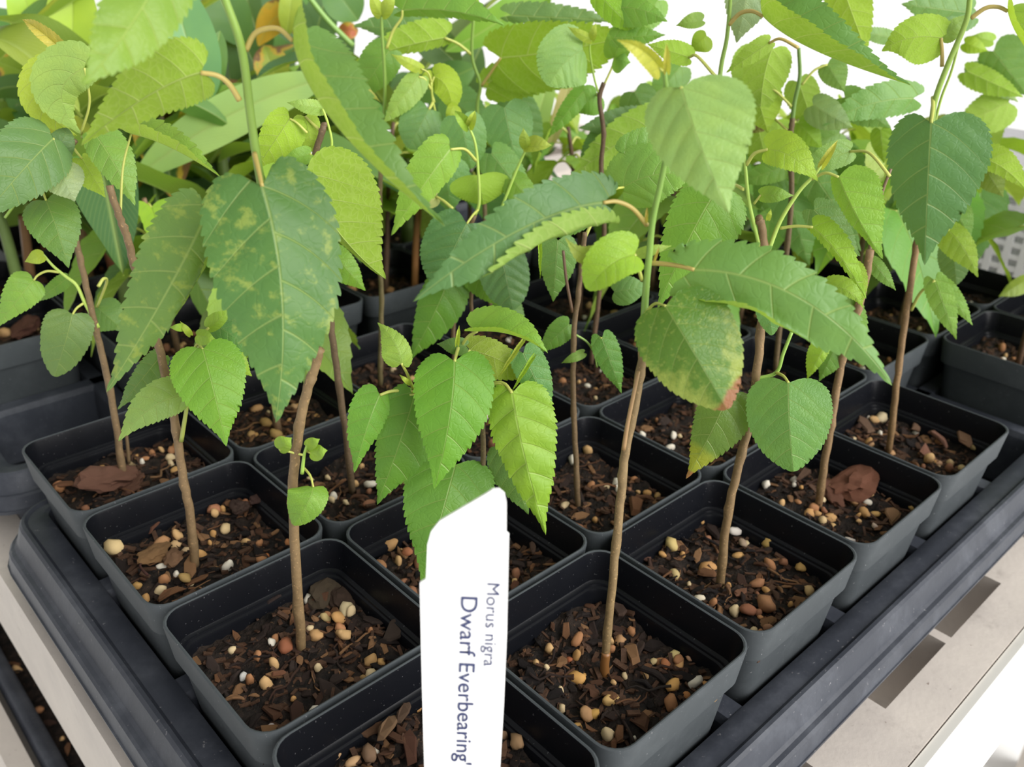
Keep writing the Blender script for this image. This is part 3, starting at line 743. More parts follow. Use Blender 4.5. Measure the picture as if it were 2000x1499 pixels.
for px, py, s, c in ((255, 1020, 30, (230, 190, 130)), (232, 1057, 28, (216, 150, 85)), (222, 1082, 40, (230, 196, 130)), (318, 1060, 30, (205, 145, 90)), (343, 1065, 26, (220, 175, 115)), (366, 1080, 22, (228, 190, 135)), (440, 1030, 24, (232, 196, 135)), (420, 1000, 26, (190, 120, 80)), (480, 992, 22, (210, 130, 80)), (563, 1060, 18, (210, 130, 70)), (520, 1083, 14, (222, 125, 60)), (330, 1025, 18, (200, 130, 80)), (268, 1145, 20, (200, 150, 75)), (300, 1150, 14, (190, 105, 55)), (360, 1130, 26, (190, 150, 80)), (315, 1165, 12, (228, 205, 160))):
    put(0, 2, 'pebble', px, py, s, c)
put(0, 2, 'bark_chunk', 305, 1092, 62, (156, 112, 66), .1, .3); put(0, 2, 'bark_chunk', 340, 1100, 50, (150, 106, 72), .9, .2); put(0, 2, 'bark_chunk', 470, 1005, 46, (86, 62, 52), 1.5, .4); put(0, 2, 'bark_chunk', 505, 990, 40, (92, 62, 54), .5, .4); put(0, 2, 'bark_chip', 310, 1035, 56, (122, 74, 52), .4); put(0, 2, 'twig', 280, 1120, 80, (98, 56, 48), 1.5)
put(0, 2, 'bark_chip', 200, 1035, 74, (200, 155, 100), 2.0, .45, .3)
put(0, 3, 'bark_chunk', 212, 958, 100, (132, 86, 66), -.2, .25); put(0, 3, 'bark_chunk', 258, 948, 56, (120, 78, 58), .6, .25)
for px, py, s, c in ((345, 925, 22, (216, 160, 85)), (112, 948, 16, (190, 120, 75))): put(0, 3, 'pebble', px, py, s, c)
put(0, 3, 'bark_chip', 125, 952, 46, (150, 96, 62), -.4); put(0, 3, 'twig', 320, 930, 76, (160, 115, 72), .7); put(0, 3, 'bark_chip', 262, 922, 26, (190, 160, 110), 1.6, .5, .9)
for px, py, s, c in ((715, 1072, 36, (222, 170, 100)), (757, 1068, 46, (205, 150, 88)), (795, 1085, 24, (190, 110, 66)), (742, 1105, 26, (180, 120, 72))): put(1, 1, 'pebble', px, py, s, c)
put(1, 1, 'bark_chip', 1005, 1140, 34, (135, 80, 56), .6); put(1, 1, 'bark_chip', 1040, 1080, 40, (96, 70, 54), .9)
for px, py, s, c in ((500, 797, 22, (205, 150, 90)), (520, 822, 26, (190, 145, 75)), (490, 842, 20, (205, 155, 90)), (538, 845, 24, (205, 160, 85)), (575, 795, 16, (215, 165, 110)), (655, 790, 24, (205, 150, 90))): put(1, 3, 'pebble', px, py, s, c)
for px, py, s, c in ((686, 575, 24, (215, 150, 85)), (688, 600, 26, (205, 140, 80)), (715, 612, 26, (210, 150, 80)), (775, 585, 20, (200, 150, 85)), (760, 575, 20, (185, 130, 75))): put(2, 3, 'pebble', px, py, s, c) if (2, 3) in POTS else None
put(2, 1, 'bark_chip', 1240, 990, 70, (140, 88, 52), .7); put(2, 1, 'pebble', 1285, 960, 16, (190, 145, 80)); put(2, 1, 'bark_chip', 1256, 975, 50, (120, 76, 46), 2.3)
for px, py, s, c in ((625, 1499, 10, (200, 150, 90)), (720, 1480, 34, (140, 105, 75)), (1010, 1465, 34, (176, 134, 88)), (980, 1440, 30, (150, 112, 78)), (815, 1378, 24, (214, 152, 80)), (690, 1490, 30, (215, 165, 110)), (655, 1480, 30, (190, 145, 95))): put(0, 0, 'pebble', px, py, s, c)
for px, py, s, c, rz in ((790, 1412, 70, (110, 82, 60), .5), (760, 1440, 90, (150, 112, 76), .45), (720, 1440, 60, (120, 82, 54), -.2), (800, 1470, 80, (110, 66, 46), 1.0), (640, 1470, 60, (96, 66, 48), -.3), (980, 1480, 50, (125, 85, 58), .6)): put(0, 0, 'bark_chip', px, py, s, c, rz)

# ---------------------------------------------------------------- plants drawn from the photograph
p = Plant(0, 1, (588, 1268))
p.stem([(588, 1268), (578, 1100), (572, 960), (582, 850), (600, 765), (614, 720), (625, 682)], 17, 14, lin((140, 112, 82)))
p.stem([(602, 752), (572, 610), (530, 450), (506, 335), (490, 230), (478, 130), (466, 72), (440, 0), (418, -70)], 15, 11, C_GREEN, name='shoot', d0=.006, d1=-.004)
p.stem([(590, 925), (594, 890), (600, 868)], 7, 4, lin((150, 185, 80)), name='shoot', d0=-.003, d1=-.006)
p.leaf((512, 364), (538, 826), 136, 128, lin((66, 108, 62)), (552, 590), dB=-.012, dT=-.034, mat='spot', aR=-14, aL=-18, pet=[(497, 300), (505, 332)], pr=8, quilt=.007, pc=C_PETO, label='large dark mulberry leaf speckled with yellow', ruffle=.008)
p.leaf((572, 80), (868, 440), 92, 104, lin((84, 124, 66)), (660, 250), dB=-.004, dT=-.03, aR=112, aL=-8, pet=[(480, 98), (500, 64), (542, 56)], pr=9, pc=C_PETO, quilt=.005)
p.leaf((392, 142), (158, 284), 72, 58, lin((96, 138, 48)), (285, 190), dB=-.004, dT=.004, flip=True, aR=-6, aL=-30, pet=[(468, 196), (448, 165), (425, 148)], pr=9, pc=C_PETO, quilt=.006)
p.leaf((345, -110), (160, 166), 76, 74, lin((106, 142, 60)), (262, 40), dB=-.02, dT=-.06, pet=[(418, -70), (385, -120)], pr=9, quilt=.008)
p.leaf((402, 420), (208, 766), 82, 58, lin((86, 122, 70)), (318, 585), dB=.004, dT=-.006, aR=-14, aL=-25, fL=(.72, 130), mat='spot', pet=[(520, 420), (460, 405)], pr=7)
p.leaf((545, 878), (570, 855), 16, 20, YG, dB=-.004, dT=-.006, pet=[(595, 890)], pr=4)
p.leaf((606, 885), (640, 880), 18, 15, YG, dB=-.006, dT=-.01, pet=[(596, 880)], pr=4)
p.leaf((598, 872), (625, 858), 12, 12, YG, dB=-.006, dT=-.01, pet=[(596, 880)], pr=3)
p.leaf((612, 952), (572, 1026), 46, 34, MG, (600, 985), dB=-.008, dT=-.014, out=ROUND_OUT, pet=[(594, 915), (606, 930)], pr=4)

p = Plant(0, 3, (243, 946))
p.stem([(243, 946), (228, 840), (212, 745), (190, 655), (165, 545), (148, 470), (130, 390), (112, 318), (148, 275)], 12, 7, lin((132, 106, 80)))
p.stem([(192, 640), (166, 592), (150, 558), (128, 540), (104, 520), (84, 497)], 7, 4, lin((170, 195, 90)), name='shoot')
p.stem([(112, 318), (75, 345), (40, 385), (10, 425)], 6, 5, lin((150, 185, 80)), name='shoot', d0=.004, d1=.004)
p.stem([(252, 905), (248, 860), (243, 830)], 6, 5, lin((120, 96, 72)), name='twig', d0=.01, d1=.012)
p.leaf((104, 271), (-45, 440), 74, 62, lin((78, 116, 76)), (40, 338), dB=-.012, dT=-.05, quilt=.007, pet=[(114, 300)])
p.leaf((112, 304), (132, 250), 24, 26, lin((70, 104, 66)), dB=-.008, dT=-.002, out=ROUND_OUT)
p.leaf((165, 133), (158, 262), 60, 34, lin((150, 186, 104)), (120, 185), dB=-.01, dT=-.004, aR=-5, fR=(.6, 0), pet=[(158, 262), (175, 200)], pr=4)
p.leaf((96, 138), (152, 266), 40, 24, YEL, (84, 205), dB=.004, dT=.0, flip=True)
p.leaf((128, 104), (44, 38), 20, 16, lin((206, 196, 98)), (80, 62), dB=.0, dT=.006, aR=40, aL=30, pet=[(145, 110)])
p.leaf((112, 326), (146, 394), 38, 40, DUST, dB=-.012, dT=-.02, quilt=.014, pet=[(112, 318)])
p.leaf((90, 392), (134, 524), 52, 50, DK2, (112, 450), dB=-.008, dT=-.022, pet=[(75, 345), (82, 370)], pr=4)
p.leaf((186, 262), (264, 402), 34, 44, lin((112, 156, 74)), (226, 325), dB=-.006, dT=-.02, pet=[(160, 268)], pr=4)
p.leaf((160, 310), (206, 386), 32, 18, YG, dB=.002, dT=.0, flip=True, pet=[(140, 285)], pr=4)
p.leaf((85, 500), (48, 512), 16, 12, YEL, dB=-.004, dT=-.008)
p.leaf((66, 548), (-8, 642), 36, 32, lin((118, 164, 76)), (35, 585), dB=-.006, dT=-.014, pet=[(116, 532), (92, 530), (74, 538)], pr=4, d0=0)
p.leaf((142, 614), (106, 736), 48, 44, lin((88, 120, 74)), (128, 668), dB=-.008, dT=-.016, pet=[(164, 592), (150, 602)], pr=4, out=ROUND_OUT)
p.leaf((130, 545), (68, 592), 15, 15, MID, dB=.008, dT=.01)
p.leaf((190, 600), (240, 645), 40, 36, DK2, dB=.014, dT=.012, pet=[(192, 560), (202, 545), (208, 552)])

p = Plant(0, 2, (380, 1100))
p.stem([(380, 1100), (372, 1010), (358, 935), (346, 855), (330, 770), (314, 690), (290, 610), (266, 530), (250, 470), (232, 420), (214, 362)], 15, 10, lin((138, 110, 82)))
p.stem([(354, 862), (364, 800), (372, 740), (386, 690), (392, 655)], 8, 4, lin((150, 160, 80)), name='shoot', d0=-.002, d1=-.006)
p.leaf((396, 682), (442, 872), 72, 70, lin((112, 166, 58)), (418, 765), dB=-.014, dT=-.03, pet=[(374, 690), (386, 672)], pr=4, quilt=.006)
p.leaf((358, 772), (232, 862), 44, 34, lin((126, 162, 92)), (292, 800), dB=-.01, dT=-.022, pet=[(352, 800)], pr=4)
p.leaf((310, 700), (230, 800), 22, 24, DK2, dB=.004, dT=.008, pet=[(320, 735)])
p.leaf((408, 640), (452, 606), 14, 18, YG, dB=-.006, dT=-.006, pet=[(390, 660)])
p.leaf((420, 634), (492, 680), 32, 24, lin((84, 134, 78)), dB=.0, dT=-.004, out=ROUND_OUT)
p.leaf((362, 640), (330, 640), 8, 8, YG, dB=-.006, dT=-.01)
p.leaf((372, 655), (352, 628), 7, 7, YEL, dB=-.006, dT=-.006)
p.leaf((384, 655), (420, 662), 18, 14, YG, dB=-.008, dT=-.014)
p.leaf((440, 690), (492, 735), 24, 24, YG, dB=.004, dT=.004)
p.leaf((256, 262), (430, 346), 36, 42, lin((136, 178, 78)), (335, 290), dB=.02, dT=-.004, aR=125, aL=-5, pet=[(235, 430), (240, 330)], pr=4, label=None)

p = Plant(1, 2, (688, 955))
p.stem([(688, 955), (676, 850), (660, 740), (648, 650), (635, 540), (622, 420), (612, 330), (628, 262), (634, 240)], 12, 9, lin((112, 90, 70)))
p.stem([(617, 380), (640, 320), (648, 280), (640, 240), (630, 212)], 5, 4, lin((165, 190, 80)), name='shoot')
p.leaf((592, 340), (754, 546), 60, 118, lin((94, 136, 42)), (662, 455), dB=-.02, dT=-.03, flip=True, aR=-78, aL=6, pet=[(614, 340), (602, 330)], pr=7, quilt=.006)
p.leaf((606, 300), (548, 318), 18, 18, MG, dB=-.006, dT=-.008, pet=[(612, 320)])
p.leaf((566, 232), (500, 330), 36, 46, lin((136, 186, 44)), dB=.0, dT=.0, flip=True, pet=[(600, 260), (580, 240)], pr=4)
p.leaf((596, 228), (612, 300), 30, 26, YG, dB=.006, dT=.004, flip=True, pet=[(632, 262)])
p.leaf((632, 212), (560, 200), 14, 16, lin((140, 178, 90)), dB=.002, dT=-.004)
p.leaf((648, 492), (714, 568), 34, 26, lin((104, 150, 54)), dB=.01, dT=.01, pet=[(632, 520)])
p.leaf((628, 350), (680, 480), 40, 40, MID, dB=.02, dT=.016)

p = Plant(1, 1)
p.stem([(930, 1020), (944, 890), (936, 770), (908, 700), (893, 668)], 10, 6, lin((120, 100, 76)), sink=False)
p.stem([(908, 700), (870, 760), (800, 772)], 5, 4, C_PET, name='shoot', d0=-.004, d1=-.01)
p.stem([(936, 770), (972, 750), (1002, 765)], 5, 4, C_PET, name='shoot', d0=-.004, d1=-.012)
p.leaf((888, 706), (848, 956), 80, 80, lin((100, 158, 54)), (878, 820), dB=-.014, dT=-.034, pet=[(897, 672), (892, 690)], pr=6, quilt=.005, aR=-16, aL=-12)
p.leaf((1000, 768), (1066, 1046), 58, 76, lin((148, 196, 66)), (1024, 890), dB=-.014, dT=-.03, pet=[(936, 790), (960, 752), (985, 750)], pr=6, quilt=.013, aR=-25)
p.leaf((808, 778), (736, 986), 52, 70, lin((84, 134, 54)), (776, 880), dB=-.008, dT=-.018)
p.leaf((742, 772), (692, 924), 46, 36, lin((100, 156, 64)), (716, 840), dB=-.01, dT=-.02, pet=[(870, 765), (805, 766), (768, 764)], pr=6, aL=-35)
p.leaf((890, 908), (824, 1140), 90, 88, lin((92, 144, 60)), (862, 1010), dB=-.004, dT=-.03, aL=-8)
p.leaf((932, 648), (1070, 690), 24, 50, lin((140, 192, 80)), (1004, 656), dB=-.01, dT=-.02, aR=110, aL=0, pet=[(898, 682), (914, 658)], pr=5)
p.leaf((784, 710), (737, 630), 24, 34, lin((146, 186, 84)), (770, 668), dB=-.014, dT=-.004, pet=[(808, 762), (796, 732)], pr=5)
p.leaf((918, 684), (1042, 745), 46, 34, OLIVE, (985, 708), dB=.002, dT=.004, flip=True, pet=[(905, 700)], pr=5)
p.leaf((1022, 690), (1078, 812), 32, 36, lin((88, 140, 82)), dB=-.002, dT=-.004)
p.leaf((1020, 668), (972, 740), 9, 9, lin((186, 204, 100)), dB=-.012, dT=-.012, aR=60, aL=60)
p.leaf((1040, 700), (1000, 765), 9, 8, YG, dB=-.012, dT=-.014, aR=60, aL=60)
p.leaf((984, 880), (1032, 1006), 40, 42, DK2, dB=.002, dT=-.002)
p.leaf((910, 676), (853, 672), 16, 20, DK2, dB=-.002, dT=.002)
p.leaf((893, 672), (897, 636), 7, 7, YEL, dB=-.012, dT=-.012, aR=50, aL=50)
p.leaf((800, 764), (742, 770), 8, 18, MG, dB=.0, dT=.002)
p.leaf((800, 750), (780, 732), 5, 5, YEL, dB=-.012, dT=-.012)

p = Plant(1, 0, (1180, 1306))
p.stem([(1180, 1306), (1195, 1150), (1211, 985), (1221, 885), (1242, 780), (1256, 690), (1258, 620)], 14, 13, lin((138, 112, 80)))
p.stem([(1258, 625), (1262, 560), (1268, 500), (1275, 430), (1292, 350), (1306, 270), (1302, 190), (1298, 140)], 13, 7, lin((118, 152, 66)), name='shoot', d0=0, d1=-.006)
p.stem([(1218, 878), (1227, 822), (1247, 726)], 8, 6, lin((168, 130, 92)), name='twig', d0=-.004, d1=-.007)
p.stem([(1182, 1322), (1181, 1300), (1184, 1276)], 17, 15, lin((140, 92, 50)), name='callus', d0=-.001, d1=-.001)
p.leaf((1331, 172), (1424, 418), 92, 128, lin((150, 192, 118)), (1366, 280), dB=-.014, dT=-.036, quilt=.012, aR=-18, aL=-14, pet=[(1303, 240), (1318, 185)], pr=7, label='large glossy pale green quilted leaf')
p.leaf((1288, 132), (1204, 78), 14, 26, lin((200, 206, 80)), (1252, 96), dB=-.002, dT=-.008, aR=30, aL=30, pet=[(1300, 145)])
p.leaf((1302, 138), (1302, 84), 10, 8, lin((205, 205, 96)), dB=-.008, dT=-.008, aR=40, aL=40)
p.leaf((1178, 396), (806, 590), 66, 88, lin((72, 114, 74)), (1010, 452), dB=-.008, dT=-.03, aR=-8, aL=-4, fL=(.52, 168), pet=[(1264, 440), (1236, 408), (1205, 394)], pr=8, pc=C_PETO, quilt=.006, label='long dark mulberry leaf with its lower margin folded over')
p.leaf((1356, 527), (1742, 752), 96, 66, lin((94, 140, 78)), (1568, 586), dB=-.01, dT=-.03, aR=-12, fR=(.66, 120), aL=-16, pet=[(1270, 514), (1300, 516), (1328, 520)], pr=8, pc=C_PETO, quilt=.006, ruffle=.008)
p.leaf((1300, 598), (1420, 800), 98, 108, lin((70, 112, 42)), (1356, 690), dB=-.018, dT=-.032, mat='sen', out=ROUND_OUT, pet=[(1256, 618), (1278, 594)], pr=5, quilt=.006, aR=-20, aL=-20, label='yellowing mulberry leaf with a brown shrivelled tip')
p.leaf((1240, 498), (1148, 566), 54, 40, lin((134, 178, 50)), (1192, 518), dB=-.014, dT=-.02, pet=[(1254, 548), (1246, 520)], pr=6, aR=-8, aL=25, out=ROUND_OUT)
p.leaf((1205, 478), (1104, 464), 22, 30, lin((140, 160, 70)), (1150, 500), dB=-.006, dT=-.012, aL=35)
p.leaf((1244, 500), (1312, 480), 9, 14, lin((160, 196, 90)), dB=.004, dT=.004)
p.leaf((1262, 432), (1264, 405), 4, 4, C_PETO, dB=-.006, dT=-.006, aR=40, aL=40)
p.leaf((1278, 508), (1288, 482), 4, 3, C_PETO, dB=-.006, dT=-.006, aR=40, aL=40)

p = Plant(2, 0, (1408, 1140))
p.stem([(1408, 1140), (1416, 1045), (1434, 945), (1462, 830), (1480, 710), (1488, 610), (1494, 520), (1488, 450), (1482, 425)], 15, 11, lin((136, 108, 78)))
p.stem([(1486, 490), (1464, 400), (1456, 330), (1452, 288)], 7, 5, lin((150, 180, 78)), name='shoot')
p.stem([(1500, 492), (1524, 432), (1560, 375), (1588, 345), (1606, 320)], 8, 5, lin((160, 185, 85)), name='shoot')
p.stem([(1478, 740), (1516, 728), (1530, 690), (1546, 650)], 7, 6, lin((130, 165, 70)), name='shoot')
p.leaf((1540, 748), (1550, 922), 84, 84, lin((92, 142, 76)), (1542, 830), dB=-.012, dT=-.026, out=ROUND_OUT, pet=[(1516, 728), (1530, 735)], pr=5, quilt=.004, aR=-16, aL=-16, label='rounded blunt mid-green mulberry leaf')
p.leaf((1424, 768), (1340, 936), 48, 62, lin((82, 116, 48)), (1392, 840), dB=-.002, dT=-.01, mat='burn', pet=[(1466, 800)], pr=5)
p.leaf((1500, 292), (1598, 354), 30, 42, lin((156, 196, 62)), (1548, 308), dB=-.006, dT=-.016, pet=[(1458, 322), (1474, 300)], pr=6, aR=10)
p.leaf((1638, 346), (1724, 506), 26, 66, lin((122, 172, 64)), (1672, 420), dB=-.008, dT=-.02, pet=[(1586, 350), (1612, 338)], pr=5, aR=-40)
p.leaf((1486, 381), (1550, 382), 15, 18, lin((110, 152, 62)), dB=-.002, dT=-.006, pet=[(1473, 398)], pr=4)
p.leaf((1588, 444), (1692, 585), 12, 34, lin((132, 178, 50)), (1640, 500), dB=-.006, dT=-.014, pet=[(1524, 446), (1555, 442)], pr=5, aR=-30)
p.leaf((1606, 322), (1636, 274), 10, 10, lin((190, 196, 90)), dB=-.004, dT=-.004, aR=40, aL=40)
p.leaf((1400, 372), (1284, 602), 62, 82, lin((98, 148, 54)), (1345, 470), dB=.014, dT=.006, pet=[(1452, 370), (1432, 362)], pr=5, quilt=.004)
p.leaf((1494, 560), (1508, 655), 26, 26, lin((88, 140, 84)), dB=-.004, dT=-.006, out=ROUND_OUT)
p.leaf((1500, 430), (1506, 408), 5, 5, YEL, dB=-.004, dT=-.004)

p = Plant(3, 0, (1600, 988))
p.stem([(1600, 988), (1610, 905), (1626, 815), (1642, 715), (1664, 640), (1686, 565), (1700, 490)], 13, 12, lin((140, 110, 80)))
p.stem([(1688, 560), (1700, 480), (1712, 440), (1722, 380), (1740, 330)], 7, 5, lin((120, 96, 70)), name='twig', d0=.004, d1=.006)
p.leaf((1616, 562), (1686, 602), 14, 24, YG, (1655, 568), dB=-.008, dT=-.016, pet=[(1688, 560), (1650, 545)], pr=4)
p.leaf((1660, 520), (1684, 600), 6, 26, lin((146, 186, 60)), dB=-.008, dT=-.014)
p.leaf((1704, 510), (1750, 568), 16, 14, lin((98, 142, 64)), dB=.006, dT=.004)
p.leaf((1630, 580), (1692, 692), 34, 40, lin((104, 150, 66)), dB=.004, dT=.002, pet=[(1660, 640)])
p.leaf((1616, 668), (1576, 742), 26, 12, lin((140, 184, 56)), dB=-.002, dT=-.004)
p.leaf((1636, 672), (1600, 745), 24, 26, lin((96, 144, 66)), dB=.004, dT=.002)
p.leaf((1660, 296), (1560, 330), 30, 24, lin((104, 146, 70)), dB=.02, dT=.02, pet=[(1738, 345), (1710, 310), (1690, 296)], pr=5)
p.leaf((1590, 410), (1680, 500), 30, 34, DK2, dB=.02, dT=.016)

p = Plant(4, 0, (1738, 878))
p.stem([(1738, 878), (1748, 780), (1760, 680), (1776, 570), (1790, 480), (1806, 380)], 11, 10, lin((140, 108, 76)))
p.stem([(1806, 380), (1820, 240), (1828, 190), (1852, 125), (1886, 45), (1894, 0), (1898, -50)], 10, 8, lin((136, 164, 72)), name='shoot', d0=0, d1=-.006)
p.stem([(1812, 300), (1836, 200), (1858, 140), (1874, 80)], 5, 4, lin((150, 176, 76)), name='shoot', d0=.008, d1=.01)
p.leaf((1819, 240), (1806, 518), 78, 110, lin((70, 116, 72)), (1812, 365), dB=-.014, dT=-.032, quilt=.005, aR=-16, aL=-14, pet=[(1822, 190), (1822, 215)], pr=6, label='large hanging dark green leaf with yellow veins')
p.leaf((1838, 74), (1722, 100), 42, 52, lin((120, 172, 48)), (1775, 75), dB=.0, dT=.004, flip=True, pet=[(1840, 130), (1840, 100)], pr=6, pc=C_PETO)
p.leaf((1842, 72), (1894, 26), 20, 18, lin((138, 178, 92)), dB=.002, dT=.006)
p.leaf((1968, 22), (2070, 170), 34, 50, lin((140, 180, 66)), (2000, 90), dB=-.004, dT=-.02, aR=110, pet=[(1896, 36), (1925, 16), (1950, 14)], pr=7, pc=C_PETO)
p.leaf((1826, 548), (1868, 664), 24, 24, lin((122, 168, 78)), dB=-.01, dT=-.018, pet=[(1780, 606), (1798, 572)], pr=5)
p.leaf((1842, 556), (1900, 636), 14, 18, lin((118, 164, 76)), dB=-.008, dT=-.014)
p.leaf((1862, 478), (1868, 556), 30, 28, lin((80, 116, 74)), dB=.02, dT=.016, out=ROUND_OUT)
p.leaf((1852, 450), (1910, 542), 34, 24, lin((136, 172, 62)), (1885, 490), dB=.008, dT=.0, pet=[(1806, 400), (1830, 420)])
p.leaf((1862, 400), (1896, 470), 30, 26, lin((94, 138, 66)), dB=.014, dT=.01)
p.leaf((1914, 310), (2010, 378), 18, 34, lin((128, 176, 50)), (1962, 330), dB=.02, dT=.01, flip=True)
p.leaf((1925, 330), (1960, 385), 26, 24, OLIVE, dB=.03, dT=.028)
p.leaf((1890, 285), (1990, 330), 28, 20, lin((92, 134, 84)), dB=.03, dT=.025)

p = Plant(2, 1, (1130, 988))
p.stem([(1130, 988), (1124, 880), (1120, 770), (1121, 650), (1130, 575), (1138, 500), (1142, 455)], 10, 7, lin((118, 94, 70)))
p.stem([(1118, 610), (1106, 545), (1100, 490)], 6, 5, lin((106, 78, 60)), name='twig')
p.stem([(1124, 654), (1146, 668), (1160, 690), (1166, 718)], 4, 3, lin((130, 160, 80)), name='shoot')
p.leaf((1176, 660), (1214, 768), 26, 26, lin((84, 134, 66)), dB=-.004, dT=-.006, pet=[(1156, 680), (1162, 664)], pr=3)
p.leaf((1112, 634), (1052, 690), 26, 22, lin((90, 138, 60)), dB=.006, dT=.006)
p.leaf((1140, 690), (1096, 710), 10, 10, lin((110, 150, 70)), dB=.0, dT=.0)
p.leaf((1055, 450), (1055, 545), 8, 8, YG, dB=-.004, dT=-.006, aR=60, aL=60, pet=[(1108, 420), (1076, 430)])
p.leaf((1090, 470), (1080, 590), 34, 40, lin((96, 140, 78)), dB=.02, dT=.02)
p.leaf((1160, 400), (1060, 470), 36, 30, lin((92, 136, 66)), dB=.03, dT=.03)
p.leaf((1218, 366), (1374, 350), 60, 66, lin((116, 164, 78)), (1290, 340), dB=.016, dT=.01, pet=[(1140, 470), (1180, 385), (1200, 370)], pr=5)
p.leaf((1200, 570), (1270, 560), 30, 30, lin((90, 134, 76)), dB=.03, dT=.03)
p.leaf((1220, 300), (1330, 250), 36, 34, MID, dB=.02, dT=.03)

p = Plant(2, 2)
p.stem([(890, 745), (886, 660), (888, 580), (898, 490), (928, 420)], 8, 7, lin((116, 92, 70)), sink=False)
p.stem([(928, 420), (936, 395), (934, 335), (928, 280), (914, 244)], 6, 4, lin((160, 186, 84)), name='shoot')
p.stem([(975, 420), (990, 380), (1010, 330), (1030, 286)], 6, 4, lin((160, 190, 86)), name='shoot', d0=.004, d1=.004)
p.stem([(932, 745), (924, 650), (922, 560), (950, 470), (972, 425)], 7, 6, lin((116, 92, 70)), d0=.006, d1=.006)
p.leaf((912, 437), (850, 560), 66, 60, lin((72, 116, 74)), (880, 500), dB=-.012, dT=-.02, quilt=.02, out=ROUND_OUT, pet=[(934, 410), (924, 420)], pr=4)
p.leaf((978, 492), (1002, 606), 52, 48, lin((78, 118, 78)), dB=-.012, dT=-.022, quilt=.02, out=ROUND_OUT)
p.leaf((916, 512), (978, 602), 34, 26, lin((96, 144, 50)), dB=-.002, dT=-.004, pet=[(905, 480)])
p.leaf((980, 590), (1024, 656), 30, 30, DK2, dB=.004, dT=.002)
p.leaf((876, 548), (800, 704), 42, 50, lin((84, 134, 52)), (845, 620), dB=-.004, dT=-.012, pet=[(888, 560)], pr=4)
p.leaf((880, 292), (764, 460), 50, 38, lin((128, 174, 68)), (826, 365), dB=-.01, dT=-.024, pet=[(930, 314), (908, 292)], pr=5, aL=-30)
p.leaf((936, 342), (944, 400), 62, 58, lin((112, 166, 48)), dB=.006, dT=.006, flip=True, out=ROUND_OUT)
p.leaf((914, 246), (888, 216), 14, 14, YG, dB=-.002, dT=-.004, aR=30, aL=30)
p.leaf((916, 246), (928, 216), 12, 10, YEL, dB=-.002, dT=-.004, aR=30, aL=30)
p.leaf((1030, 288), (1078, 284), 12, 22, lin((176, 200, 80)), dB=.002, dT=-.002, aR=40)
p.leaf((1030, 288), (1022, 250), 8, 14, lin((170, 200, 90)), dB=.002, dT=-.002)
p.leaf((1000, 350), (1060, 420), 30, 26, MG, dB=.006, dT=.004)
p.leaf((852, 384), (796, 398), 20, 20, lin((196, 206, 140)), dB=.008, dT=.008, pet=[(884, 408), (868, 394)])
p.leaf((870, 320), (880, 420), 44, 46, lin((96, 146, 86)), dB=.03, dT=.03)
p.leaf((960, 300), (1040, 400), 40, 36, lin((104, 152, 84)), dB=.04, dT=.035)
p.leaf((900, 230), (920, 330), 46, 44, lin((100, 148, 92)), dB=.04, dT=.04, out=ROUND_OUT)
p.leaf((985, 210), (1010, 330), 52, 50, lin((98, 146, 92)), dB=.06, dT=.055)

p = Plant(2, 3)
p.stem([(742, 748), (744, 660), (745, 570), (740, 480), (742, 380), (746, 300)], 9, 7, lin((124, 108, 76)))
p.stem([(746, 310), (748, 260), (752, 165), (746, 60), (745, 28)], 7, 5, C_GREEN, name='shoot')
p.leaf((744, 30), (722, -14), 14, 14, YEL, dB=-.002, dT=-.004)
p.leaf((746, 30), (772, -14), 14, 14, YEL, dB=-.002, dT=-.004)
p.leaf((786, 20), (986, 50), 22, 46, lin((112, 164, 74)), (885, 22), dB=-.002, dT=-.02, aR=-50, aL=-8, pet=[(755, 95), (768, 60), (784, 36)], pr=5)
p.leaf((838, 214), (798, 290), 44, 44, lin((92, 136, 84)), dB=-.006, dT=-.016, quilt=.012, out=ROUND_OUT, pet=[(846, 200)])
p.leaf((818, 150), (748, 242), 22, 28, lin((134, 172, 84)), dB=-.004, dT=-.014, pet=[(842, 175), (830, 155)], pr=4)
p.leaf((848, 150), (884, 214), 26, 32, lin((156, 196, 24)), (872, 170), dB=.002, dT=.0, out=ROUND_OUT, flip=True, pet=[(848, 200), (842, 170)], pr=4)
p.leaf((822, 134), (764, 106), 10, 13, YEL, dB=-.002, dT=-.006, pet=[(843, 160), (836, 142)], pr=3)
p.leaf((846, 146), (818, 170), 14, 16, lin((170, 200, 50)), dB=.004, dT=.004)
p.leaf((886, 206), (872, 240), 10, 20, lin((166, 198, 60)), dB=-.004, dT=-.006)
p.leaf((704, 165), (744, 200), 6, 6, C_PET, dB=0, dT=0)
p.stem([(855, 330), (856, 250), (846, 200), (842, 160)], 5, 4, lin((170, 180, 80)), name='shoot', d0=.0, d1=0)
p.leaf((760, 100), (690, 200), 40, 36, MID, dB=.02, dT=.02)

p = Plant(3, 3)
p.stem([(960, 600), (950, 480), (944, 350), (938, 280)], 8, 7, lin((118, 100, 72)))
p.stem([(938, 290), (932, 210), (938, 165), (922, 110), (926, 20)], 7, 5, C_GREEN, name='shoot')
p.leaf((868, 74), (694, 120), 40, 18, lin((108, 156, 44)), (785, 92), dB=-.004, dT=-.012, flip=True, aR=4, aL=-30, pet=[(920, 106), (895, 86)], pr=5)
p.leaf((858, 62), (690, 50), 44, 26, lin((86, 128, 76)), dB=.012, dT=.01)
p.leaf((978, 113), (1262, 62), 74, 62, lin((118, 172, 30)), (1110, 96), dB=-.006, dT=-.03, flip=True, aR=-18, aL=20, pet=[(940, 168), (960, 140)], pr=5, pc=C_PETO)
p.leaf((956, 160), (1150, 175), 50, 30, lin((108, 164, 40)), (1050, 140), dB=.004, dT=-.004, flip=True)
